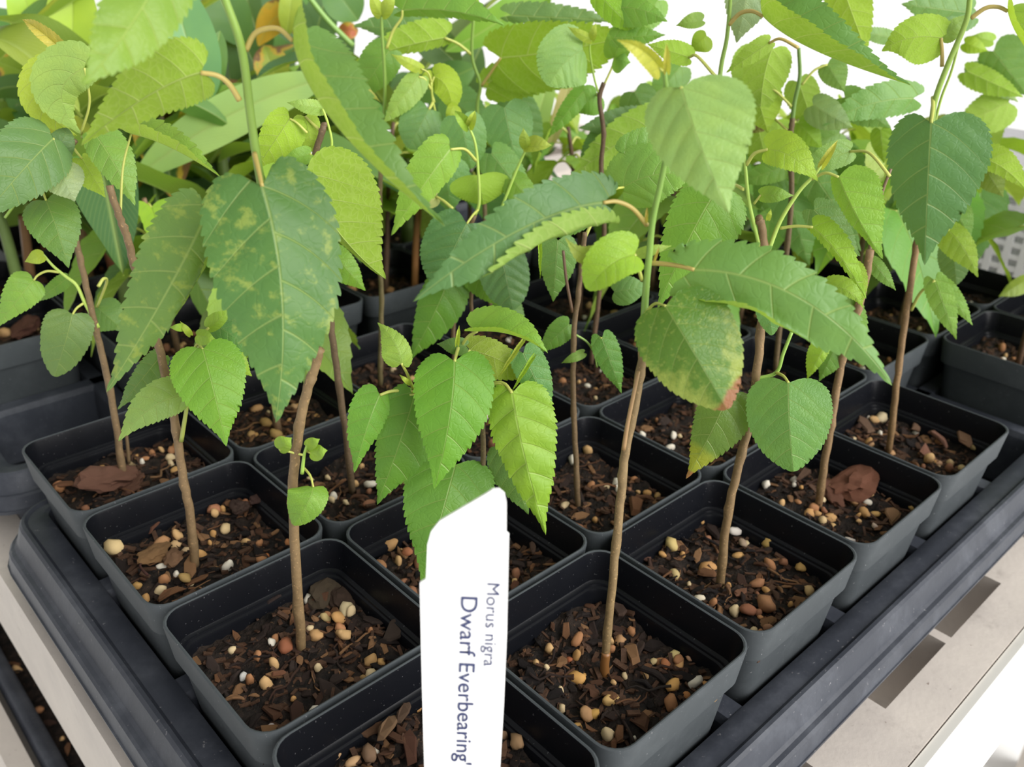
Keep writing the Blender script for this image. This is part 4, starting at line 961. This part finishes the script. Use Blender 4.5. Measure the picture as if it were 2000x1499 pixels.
p.leaf((925, 20), (905, -40), 16, 16, YG, dB=0, dT=0)
p.leaf((1000, 30), (1210, 40), 14, 26, lin((92, 130, 82)), dB=.0, dT=.0)
p.leaf((880, 190), (960, 260), 44, 40, lin((92, 140, 80)), dB=.03, dT=.03)
p.leaf((1000, 195), (1060, 300), 44, 38, lin((86, 130, 76)), dB=.04, dT=.04)

p = Plant(3, 2)
p.stem([(1155, 700), (1172, 560), (1180, 450), (1174, 330), (1179, 262), (1171, 192), (1180, 162)], 8, 7, lin((104, 80, 62)))
p.stem([(1180, 165), (1196, 130), (1200, 112)], 4, 3, C_PET, name='shoot')
p.stem([(1172, 192), (1160, 150), (1152, 100), (1154, 78)], 4, 3, lin((150, 180, 76)), name='shoot')
p.leaf((1139, 98), (1072, 168), 64, 58, lin((140, 186, 112)), (1104, 122), dB=-.01, dT=-.022, out=ROUND_OUT, quilt=.012, label='pale bluish-green rounded leaf')
p.leaf((1154, 78), (1108, 52), 9, 10, YEL, dB=-.008, dT=-.01)
p.leaf((1156, 78), (1164, 44), 7, 8, YEL, dB=-.008, dT=-.008)
p.leaf((1200, 112), (1226, 36), 26, 28, lin((120, 170, 72)), dB=-.004, dT=-.006, out=ROUND_OUT)
p.leaf((1200, 114), (1232, 122), 26, 16, lin((116, 168, 76)), dB=-.002, dT=-.006)
p.leaf((1140, 178), (1070, 270), 20, 18, lin((104, 156, 60)), dB=.006, dT=.004)
p.leaf((1166, 184), (1120, 220), 28, 34, lin((96, 148, 52)), dB=.02, dT=.02, pet=[(1172, 192)])
p.leaf((1262, 240), (1130, 250), 34, 26, lin((92, 130, 90)), dB=.02, dT=.02)
p.leaf((1290, 236), (1110, 350), 44, 44, lin((98, 152, 54)), (1200, 285), dB=.01, dT=.006, flip=True)
p.leaf((1240, 180), (1280, 260), 40, 36, DK2, dB=.03, dT=.03)
p.leaf((1190, 260), (1130, 330), 30, 32, lin((84, 130, 78)), dB=.02, dT=.02)

p = Plant(3, 1)
p.stem([(1358, 800), (1376, 600), (1392, 400), (1398, 300)], 9, 8, lin((118, 100, 72)))
p.stem([(1398, 310), (1406, 150), (1420, 72), (1428, -20)], 8, 6, C_GREEN, name='shoot')
p.leaf((1490, 32), (1778, 166), 74, 86, lin((86, 134, 70)), (1590, 98), dB=-.01, dT=-.03, aR=122, aL=-6, pet=[(1424, 48), (1446, 26), (1470, 22)], pr=7, pc=C_PETO)
p.leaf((1468, -50), (1438, 84), 42, 50, lin((140, 168, 138)), dB=.01, dT=.006)
p.leaf((1502, 84), (1418, 142), 22, 16, lin((112, 160, 56)), dB=.006, dT=.004, flip=True, pet=[(1560, 94), (1525, 76)], pr=5, pc=C_PETO)
p.leaf((1346, 112), (1264, 86), 24, 20, lin((116, 172, 44)), dB=.01, dT=.01, flip=True, pet=[(1398, 150), (1362, 110)])
p.leaf((1380, 70), (1348, 100), 20, 26, lin((158, 198, 50)), dB=.02, dT=.02)
p.leaf((1372, 40), (1320, 50), 18, 12, lin((130, 170, 80)), dB=.02, dT=.02)
p.leaf((1200, 14), (1304, 42), 36, 22, lin((104, 156, 66)), (1255, 20), dB=.03, dT=.02)
p.leaf((1170, -10), (1250, 70), 26, 30, lin((130, 182, 44)), dB=.03, dT=.03)
p.leaf((1200, 74), (1300, 68), 20, 22, lin((100, 150, 60)), dB=.03, dT=.03)
p.leaf((1430, 180), (1390, 260), 36, 34, lin((104, 150, 66)), dB=.04, dT=.04)

p = Plant(4, 1)
p.stem([(1516, 720), (1530, 550), (1545, 400), (1544, 270), (1548, 230)], 9, 8, lin((110, 90, 64)))
p.stem([(1547, 240), (1552, 200), (1562, 150), (1560, 94)], 8, 6, lin((100, 132, 60)), name='shoot')
p.leaf((1508, 96), (1486, 240), 44, 46, lin((118, 166, 66)), (1490, 165), dB=.006, dT=.004, flip=True)
p.leaf((1476, 178), (1500, 260), 40, 46, lin((120, 168, 30)), dB=.006, dT=.004, flip=True, pet=[(1546, 208), (1515, 178), (1495, 173)], pr=4)
p.leaf((1496, 220), (1450, 262), 26, 26, lin((96, 70, 44)), dB=.016, dT=.016, pet=[(1538, 255), (1515, 234)], pr=4, mat='sen')
p.leaf((1616, 126), (1650, 180), 24, 30, lin((108, 150, 80)), dB=.0, dT=.0, pet=[(1566, 166), (1590, 138)], pr=4)
p.leaf((1784, 192), (1606, 246), 36, 32, lin((96, 144, 76)), (1694, 205), dB=.006, dT=-.004)
p.leaf((1588, 206), (1666, 250), 34, 30, lin((116, 150, 98)), dB=.0, dT=-.004)
p.leaf((1560, 240), (1606, 290), 28, 26, lin((126, 172, 46)), dB=.006, dT=.004)
p.leaf((1580, 330), (1682, 492), 34, 36, lin((84, 128, 64)), (1632, 405), dB=.01, dT=.004)
p.leaf((1540, 384), (1580, 520), 40, 40, lin((92, 140, 76)), dB=.016, dT=.012)
p.leaf((1546, 320), (1440, 360), 26, 24, lin((100, 146, 60)), dB=.02, dT=.02)
p.leaf((1640, 260), (1560, 300), 28, 28, lin((108, 152, 80)), dB=.03, dT=.03)
p.leaf((1720, 254), (1726, 320), 20, 22, lin((110, 150, 40)), dB=.02, dT=.02)
p.leaf((1650, 190), (1740, 250), 34, 30, lin((94, 140, 72)), dB=.02, dT=.02)

for (B, T, wr, wl, cc, dd, fl_) in (((1640, -40), (1694, 108), 40, 44, (134, 180, 50), .02, True), ((1890, 24), (1760, 8), 36, 34, (88, 132, 74), .05, False), ((1900, 34), (1802, 76), 22, 20, (84, 128, 70), .05, False), ((1744, 74), (1670, 58), 14, 16, (108, 148, 92), .03, False),
        ((1440, 200), (1400, 300), 40, 42, (100, 146, 74), .05, False), ((1476, 232), (1500, 330), 40, 36, (108, 156, 60), .05, True), ((1408, 300), (1470, 360), 34, 36, (94, 140, 64), .05, False), ((1530, 290), (1600, 370), 38, 36, (98, 142, 70), .05, False), ((1626, 300), (1700, 370), 36, 40, (88, 132, 66), .06, False), ((1360, 250), (1330, 330), 36, 40, (96, 140, 66), .06, False), ((1480, 100), (1440, 190), 40, 36, (110, 160, 66), .04, True), ((1330, 130), (1270, 200), 34, 34, (98, 144, 70), .05, False), ((1690, 330), (1640, 420), 36, 36, (84, 126, 64), .06, False), ((1560, 160), (1590, 250), 34, 32, (112, 158, 72), .05, True), ((1286, 0), (1240, 70), 30, 30, (112, 160, 70), .05, False), ((1520, 330), (1480, 420), 36, 38, (86, 130, 66), .06, False)):
    p.leaf(B, T, wr, wl, lin(cc), dB=dd, dT=dd - .008, flip=fl_)
# the empty-looking pot of the label: a cut, leafless cutting stands behind the label
p = Plant(0, 0)
p.stem([(880, 1440), (888, 1340), (895, 1240)], 14, 11, lin((132, 106, 78)), sink=False)

# right-hand rows farther back
def rand_plant(i, j, h, n, seed, **kw):
    Plant(i, j).random_crown(h, n, seed, **kw)
rand_plant(5, 1, .165, 8, 51); rand_plant(6, 0, .135, 5, 60, lo=.6); rand_plant(6, 1, .16, 8, 61)
rand_plant(7, 0, .15, 6, 70); rand_plant(7, 1, .155, 7, 71)
for (i, j, h, n) in ((5, 2, .16, 9), (5, 3, .16, 9), (5, 4, .15, 8), (6, 2, .16, 9), (6, 3, .15, 8), (6, 4, .14, 7), (7, 2, .15, 8), (7, 3, .14, 7), (7, 4, .14, 6), (4, 2, .15, 9), (4, 3, .15, 9), (4, 4, .15, 8), (3, 4, .14, 8), (2, 4, .13, 8), (1, 3, .10, 6), (1, 4, .12, 7)):
    rand_plant(i, j, h, n, i * 10 + j + 300)
q = Plant(6, 1)
q.leaf((1940, 100), (2010, 190), 36, 50, lin((92, 138, 72)), dB=.0, dT=.0)
q.leaf((1884, 84), (1930, 100), 16, 16, lin((150, 190, 40)), dB=-.01, dT=-.01)
q.leaf((1890, 140), (2000, 190), 26, 22, lin((120, 172, 52)), dB=.0, dT=-.01, flip=True)
q.leaf((1886, 150), (1990, 200), 10, 36, lin((132, 166, 110)), dB=.004, dT=.0)
q.leaf((1970, 200), (1860, 250), 36, 44, lin((96, 142, 58)), dB=.0, dT=.0, flip=True)
q.leaf((1940, 80), (1896, 70), 14, 14, YG, dB=-.004, dT=-.004)
q = Plant(7, 0)
q.leaf((2010, 545), (1950, 580), 14, 20, lin((142, 170, 70)), dB=-.02, dT=-.03)

# ---------------------------------------------------------------- broad-leaved plants at the back left
GING = [(1, 5), (2, 5), (3, 5), (0, 6), (1, 6), (2, 6), (3, 6), (0, 5), (4, 5), (1, 7), (2, 7), (3, 7), (4, 6)]
GLAB = {(0, 5): 'black pot with red-brown bark pieces and no plant, behind the empty front-left cell'}
for n, (i, j) in enumerate(GING):
    if (i, j) == (0, 5):
        make_pot(i, j, GLAB[(i, j)], name='pot_of_bark', group='black pots of the back tray', nchips=30, npeb=14, ntwig=4)
    else:
        make_pot(i, j, 'broad strap-leaved plant in the %s row behind the seedlings, %s pot from left' % (ORD[j - 5], ORD[i]), name='potted_ginger', group='broad-leaved plants behind the seedlings', nchips=14, npeb=12, ntwig=2)
put(0, 5, 'bark_chunk', 70, 600, 60, (110, 66, 54), .3, .4); put(0, 5, 'bark_chunk', 55, 655, 66, (116, 70, 56), .9, .3); put(0, 5, 'pebble', 14, 660, 30, (214, 160, 100)); put(0, 5, 'bark_chunk', 80, 560, 40, (120, 74, 58), 1.3, .4)
class Ginger(Plant):
    def blade(s, B, T, w, col, m=None, dB=0., dT=0., a=8, mat=None, flip=False, wL=None, aL=None, twist=0):
        s.nl += 1
        b = s.P(B[0], B[1], dB); t = s.P(T[0], T[1], dT)
        mm = s.P(*(m or ((B[0] + T[0]) / 2, (B[1] + T[1]) / 2)), (dB + dT) / 2 - .006)
        sc = depth(mm) / FPX
        add_leaf(s.t, b, mm, t, nrm(CAMW - mm), w * sc, (wL or w) * sc, col, mat or M_GING, None, aR=a, aL=a if aL is None else aL, flip=flip, teeth=0, cols=8, quilt=.002, ruffle=.004, out=STRAP_OUT, seed=s.key + s.nl, twist=twist)
    def sheath(s, pts, r0, r1, col, d0=0, d1=0):
        s.stem(pts, r0, r1, col, M_SHOOT, name='sheath_stem', d0=d0, d1=d1, sides=12)
    def filler(s, seed, n, hh=.22):
        r = random.Random(seed); b = s.base; a0 = r.uniform(0, 6.28)
        cols = [lin(c) for c in ((66, 100, 56), (84, 122, 66), (104, 142, 78), (120, 154, 66), (56, 88, 54))]
        for k in range(n):
            a = a0 + k * 2.4; h = np.array([math.cos(a), math.sin(a), 0]); L = r.uniform(.13, .22)
            B = b + np.array([0, 0, hh * r.uniform(.15, .55)]); 
            up = r.uniform(.15, .95); M = B + h * L * .45 + np.array([0, 0, L * .5 * up]); T = M + h * L * .5 * r.uniform(.7, 1.1) + np.array([0, 0, L * r.uniform(-.35, .35)])
            w = r.uniform(.016, .028)
            add_leaf(s.t, B, M, T, nrm(h * -.3 + np.array([0, 0, 1.0])), w, w, tuple(q * r.uniform(.8, 1.2) for q in r.choice(cols)), M_GTIP if r.random() < .25 else M_GING, None, aR=25, aL=25, teeth=0, cols=5, quilt=.002, ruffle=.012, out=STRAP_OUT, seed=seed * 9 + k)
        pts = [b - np.array([0, 0, .004]), b + np.array([.003, .0, hh * .3]), b + np.array([.004, .004, hh * .6])]
        stem_obj(s.t, 'sheath_stem', pts, (.0065, .004), r.choice((lin((140, 92, 64)), lin((110, 130, 70)), lin((128, 104, 70)))), M_SHOOT, nodes=False, sides=10, sm=4)
for n, (i, j) in enumerate(GING):
    if (i, j) != (0, 5): Ginger(i, j).filler(900 + n, 10 if j >= 6 else 6)
gx = Ginger(2, 6)
for (B, T, w, cc, dd) in (((470, 260), (430, 60), 40, (62, 92, 54), .03), ((560, 250), (480, 90), 36, (70, 104, 58), .04), ((520, 300), (620, 120), 34, (80, 116, 62), .05), ((420, 330), (330, 190), 30, (66, 100, 54), .03), ((600, 220), (690, 60), 30, (70, 100, 66), .06), ((250, 200), (220, 10), 40, (66, 96, 56), .05), ((60, 260), (20, 90), 34, (84, 120, 66), .05), ((700, 260), (640, 140), 34, (66, 98, 58), .05), ((880, 300), (860, 120), 34, (72, 108, 62), .08), ((700, 240), (760, 60), 36, (62, 92, 54), .08), ((860, 260), (940, 90), 36, (64, 96, 56), .09), ((960, 330), (1000, 200), 36, (70, 104, 60), .09), ((600, 130), (640, -20), 36, (66, 98, 64), .09), ((520, 120), (470, -40), 34, (62, 92, 56), .09), ((30, 470), (70, 330), 34, (66, 96, 58), .06)):
    gx.blade(B, T, w, lin(cc), dB=dd, dT=dd)
G_Y, G_D, G_M, G_P, G_O = lin((160, 188, 66)), lin((72, 108, 58)), lin((100, 146, 92)), lin((160, 194, 116)), lin((206, 160, 60))
g = Ginger(1, 5, (228, 545))
g.sheath([(232, 545), (205, 450), (178, 370), (160, 300)], 26, 17, lin((150, 96, 66)))
g.blade((120, 200), (138, -70), 54, G_Y, (140, 80), dB=-.03, dT=-.01, a=20)
g.blade((72, 110), (38, -60), 36, lin((160, 196, 76)), dB=.0, dT=.0)
g.blade((90, 170), (-50, 66), 16, lin((158, 188, 120)), (40, 88), dB=.0, dT=-.01)
g.blade((110, 215), (-40, 195), 26, G_D, (40, 170), dB=.01, dT=.0, a=-20)
g.blade((70, 150), (-30, 110), 28, lin((132, 158, 50)), dB=.03, dT=.03, mat=M_GTIP)
g.blade((175, 330), (160, 60), 30, lin((150, 178, 60)), (185, 190), dB=.01, dT=.02)
g = Ginger(2, 5, (385, 620))
g.sheath([(388, 640), (380, 560), (372, 480), (362, 400)], 17, 13, lin((170, 122, 70)))
g.blade((390, 215), (318, -60), 58, lin((104, 152, 100)), (368, 90), dB=.01, dT=.03, a=12)
g.blade((455, 250), (270, 178), 26, lin((84, 124, 52)), (370, 200), dB=.0, dT=-.01, a=-30)
g.blade((262, 350), (650, 150), 44, G_P, (450, 225), dB=.0, dT=.01, a=10)
g.blade((350, 260), (420, 180), 26, lin((150, 150, 40)), dB=.02, dT=.02, mat=M_GTIP)
g.blade((405, 200), (430, 60), 24, lin((84, 122, 60)), dB=.02, dT=.03)
g.sheath([(318, 430), (305, 380), (300, 300)], 9, 8, lin((96, 124, 60)), d0=.01, d1=.01)
g = Ginger(3, 5)
g.blade((505, 90), (580, 68), 30, G_O, (545, 30), dB=.0, dT=.0, mat=M_GTIP)
g.blade((545, 165), (515, 88), 34, lin((150, 164, 66)), dB=.01, dT=.01, mat=M_GTIP)
g.sheath([(690, 90), (640, 40), (600, -10)], 10, 9, lin((128, 164, 84)))
g.blade((560, 70), (574, -40), 22, lin((150, 170, 70)), dB=-.01, dT=-.01)
g.blade((480, 90), (400, -60), 44, lin((80, 118, 66)), dB=.03, dT=.03)
g.blade((600, 90), (520, -40), 40, lin((74, 106, 72)), dB=.04, dT=.04)
g.blade((700, 40), (640, -40), 40, lin((96, 136, 84)), dB=.04, dT=.04)
g.blade((660, 60), (700, 60), 16, lin((180, 96, 70)), dB=.03, dT=.03, mat=M_GTIP)
g = Ginger(0, 6, (42, 592))
g.sheath([(42, 592), (30, 530), (8, 450), (-20, 380)], 20, 16, lin((124, 148, 84)))
g.sheath([(62, 560), (52, 480), (44, 420)], 17, 14, lin((150, 112, 78)), d0=.02, d1=.02)
g.blade((-20, 380), (60, 240), 26, lin((110, 150, 70)), dB=.0, dT=.0)
g.blade((60, 330), (-30, 230), 34, lin((78, 112, 62)), dB=.02, dT=.02)
g = Ginger(4, 5, (805, 560))
g.sheath([(810, 570), (812, 480), (818, 400), (815, 330)], 12, 10, lin((160, 112, 66)))
g.blade((870, 100), (1090, -60), 30, lin((116, 160, 60)), (990, 30), dB=.0, dT=.02)
g.blade((900, 130), (800, 40), 36, lin((66, 96, 56)), dB=.02, dT=.02)
g.blade((800, 190), (930, 130), 34, lin((80, 122, 58)), dB=.02, dT=.02)
g.blade((1040, 60), (1060, -50), 26, lin((110, 150, 60)), dB=.03, dT=.03)
g.blade((1020, 330), (1080, 130), 24, lin((140, 172, 92)), dB=.03, dT=.04)
g.blade((1070, 300), (1130, 110), 16, lin((170, 160, 110)), dB=.04, dT=.05)
g.blade((1010, 280), (1004, 195), 12, lin((150, 84, 74)), dB=.03, dT=.03, mat=M_GTIP)
g.blade((1005, 150), (1100, 70), 34, lin((96, 136, 70)), dB=.05, dT=.06)

# ---------------------------------------------------------------- white plant label in the nearest pot
lab_base = W(-0.10, -0.20, 0.235)
lab = thing('plant_label', 'white plastic plant label with navy printing standing in the nearest pot', 'plant label', lab_base)
def lab_at(px, py, d=0.0): return at(px, py, lab_base, d)
poly = [(974, 957), (985, 966), (989, 985), (989, 1042), (994, 1046), (990, 1240), (984, 1380), (976, 1520), (968, 1700), (905, 1790), (838, 1700), (829, 1520), (824, 1330), (820, 1140), (832, 1133), (835, 1065), (842, 1040), (858, 1020), (950, 966), (962, 958)]
front = [lab_at(a, b) for a, b in poly]; nn = len(poly)
v = [q - lab_base for q in front] + [q - lab_base + FH * .0009 for q in front]
f = [tuple(range(nn)), tuple(range(nn, 2 * nn))[::-1]] + [(k, nn + k, nn + (k + 1) % nn, (k + 1) % nn) for k in range(nn)]
obj('blade', mesh('blade', v, f, M_TAG, False), lab, lab_base)
def lettering(text, p0, p1, hpx, bold=0.0):
    """text running from pixel p0 to p1 on the face of the label, letter tops towards the right"""
    cu = bpy.data.curves.new('lettering', 'FONT'); cu.body = text; cu.size = 1.0; cu.extrude = 0.0; cu.offset = bold
    tmp = bpy.data.objects.new('tmp_text', cu); COL.objects.link(tmp)
    dg = bpy.context.evaluated_depsgraph_get(); dg.update()
    me = bpy.data.meshes.new_from_object(tmp.evaluated_get(dg)); bpy.data.objects.remove(tmp)
    a = lab_at(*p0, -.00025); b = lab_at(*p1, -.00025); ex = nrm(b - a)
    right = lab_at(p0[0] + 10, p0[1], -.00025) - a; ey = nrm(right - ex * np.dot(right, ex))
    xs_ = [q.co.x for q in me.vertices]; w = max(xs_) - min(xs_); sx = np.linalg.norm(b - a) / w; sy = hpx * depth(a) / FPX / .72
    for q in me.vertices:
        r_ = ex * (q.co.x - min(xs_)) * sx + ey * q.co.y * sy; q.co = Vector(r_)
    me.materials.clear(); me.materials.append(M_INK)
    obj('lettering', me, lab, a)
lettering("Morus nigra", (952, 1140), (945, 1302), 26)
lettering("Dwarf Everbearing'", (901, 1166), (891, 1494), 34, 0.006)

# ---------------------------------------------------------------- white perforated crate behind the trays, at right
cr_o = W(9.0, 0.5, BT)
crate = thing('perforated_crate', 'white plastic crate with rows of square openings behind the pots at right', 'crate', cr_o)
mb = MB(); ya, yb, top = -1.6, 3.4, -0.62; bw = 0.036
k = ya
def cbox(y0, y1, h0, h1, x0=9.0, x1=9.05): mb.box(W(x0, y0, h0) - cr_o, W(x1, y1, h1) - cr_o)
sp, sv = 0.175, 0.132
ny = int((yb - ya) / sp); nv = int((BT - top) / sv)
for k in range(ny + 1): cbox(ya + k * sp, ya + k * sp + .075, BT, top)
obj('upright_bar', mb.mesh('upright_bar', M_WHITE), crate, cr_o, kind='stuff')
mb = MB()
for k in range(nv + 1):
    h = BT - k * sv; cbox(ya, ya + ny * sp + .075, h, h - .055, 9.002, 9.048)
obj('cross_bar', mb.mesh('cross_bar', M_WHITE), crate, cr_o, kind='stuff')
mb = MB(); cbox(ya, ya + ny * sp + .075, BT, top, 9.058, 9.09); cbox(ya, ya + .04, BT, top, 9.05, 11.5); cbox(ya + ny * sp + .035, ya + ny * sp + .075, BT, top, 9.05, 11.5); cbox(ya, ya + ny * sp + .075, BT, top, 11.46, 11.5)  # first box: backing plate added so the openings look grey like shaded recesses
obj('wall', mb.mesh('wall', M_BACK), crate, cr_o)

# ---------------------------------------------------------------- lower bench with another tray, seen at bottom left
lb_o = W(-0.6, 4, 3.3)
low = thing('lower_bench', 'cream lower bench shelf glimpsed at the bottom left beneath the main bench', 'bench', lb_o)
mb = MB(); mb.box(W(-1.02, -1, 3.6) - lb_o, W(1.5, 11, 3.1) - lb_o)
obj('shelf', mb.mesh('shelf', M_BENCH), low, lb_o)
mb = MB(); mb.box(W(-1.05, -1, 3.75) - lb_o, W(-0.90, 11, 2.62) - lb_o)
obj('edge_rail', mb.mesh('edge_rail', M_BENCH), low, lb_o)
for (lx, ly) in ((-0.9, -0.8), (-0.9, 10.8), (1.3, -0.8), (1.3, 10.8)):
    mb = MB(); q = W(lx, ly, 3.6); mb.box((-.01, -.01, 0), (.01, .01, q[2])); obj('leg', mb.mesh('leg', M_BENCH), low, (q[0], q[1], 0))
lt_o = W(0, 4, 3.1)
lt = thing('propagation_tray', 'black tray of soil and pale pebbles on the lower shelf at bottom left', 'tray', lt_o)
loops = []
for d, h in ((0.0, 3.10), (0.0, 2.62), (0.06, 2.60), (0.10, 2.58), (.13, 2.66), (.135, 2.70)):
    loops.append([W(a, b, h) - lt_o for a, b in rrect(-0.72 - d, 1.2 + d, 0 - d, 10 + d, .1 + d, 4)])
v, f = loft(loops); obj('rim', mesh('rim', v, f, M_TRAY), lt, lt_o)
N = 60; v = []; f = []
for a in range(9):
    for b in range(N + 1):
        x = -0.715 + 1.9 * a / 8; y = 0.01 + 9.98 * b / N
        v.append(W(x, y, 2.78 + .05 * mnoise.noise(Vector((x * 5, y * 5, 1)))) - lt_o)
f = [(a * (N + 1) + b, (a + 1) * (N + 1) + b, (a + 1) * (N + 1) + b + 1, a * (N + 1) + b + 1) for a in range(8) for b in range(N)]
ls = obj('soil', mesh('soil', v, f, M_SOIL), lt, lt_o)
r = random.Random(77)
for k in range(70):
    x = r.uniform(-.70, -.2); y = r.uniform(2.5, 7.5); sz = r.uniform(.04, .09) * P
    scatter(ls, 'pebble', r.choice(PEBS), W(x, y, 2.76), sz, r.choice(C_PEB), r, tilt=3)
for k in range(60):
    x = r.uniform(-.70, -.2); y = r.uniform(2.5, 7.5); sz = r.uniform(.06, .14) * P
    scatter(ls, 'bark_chip', r.choice(CHIPS), W(x, y, 2.76), sz, r.choice(C_CHIP), r)
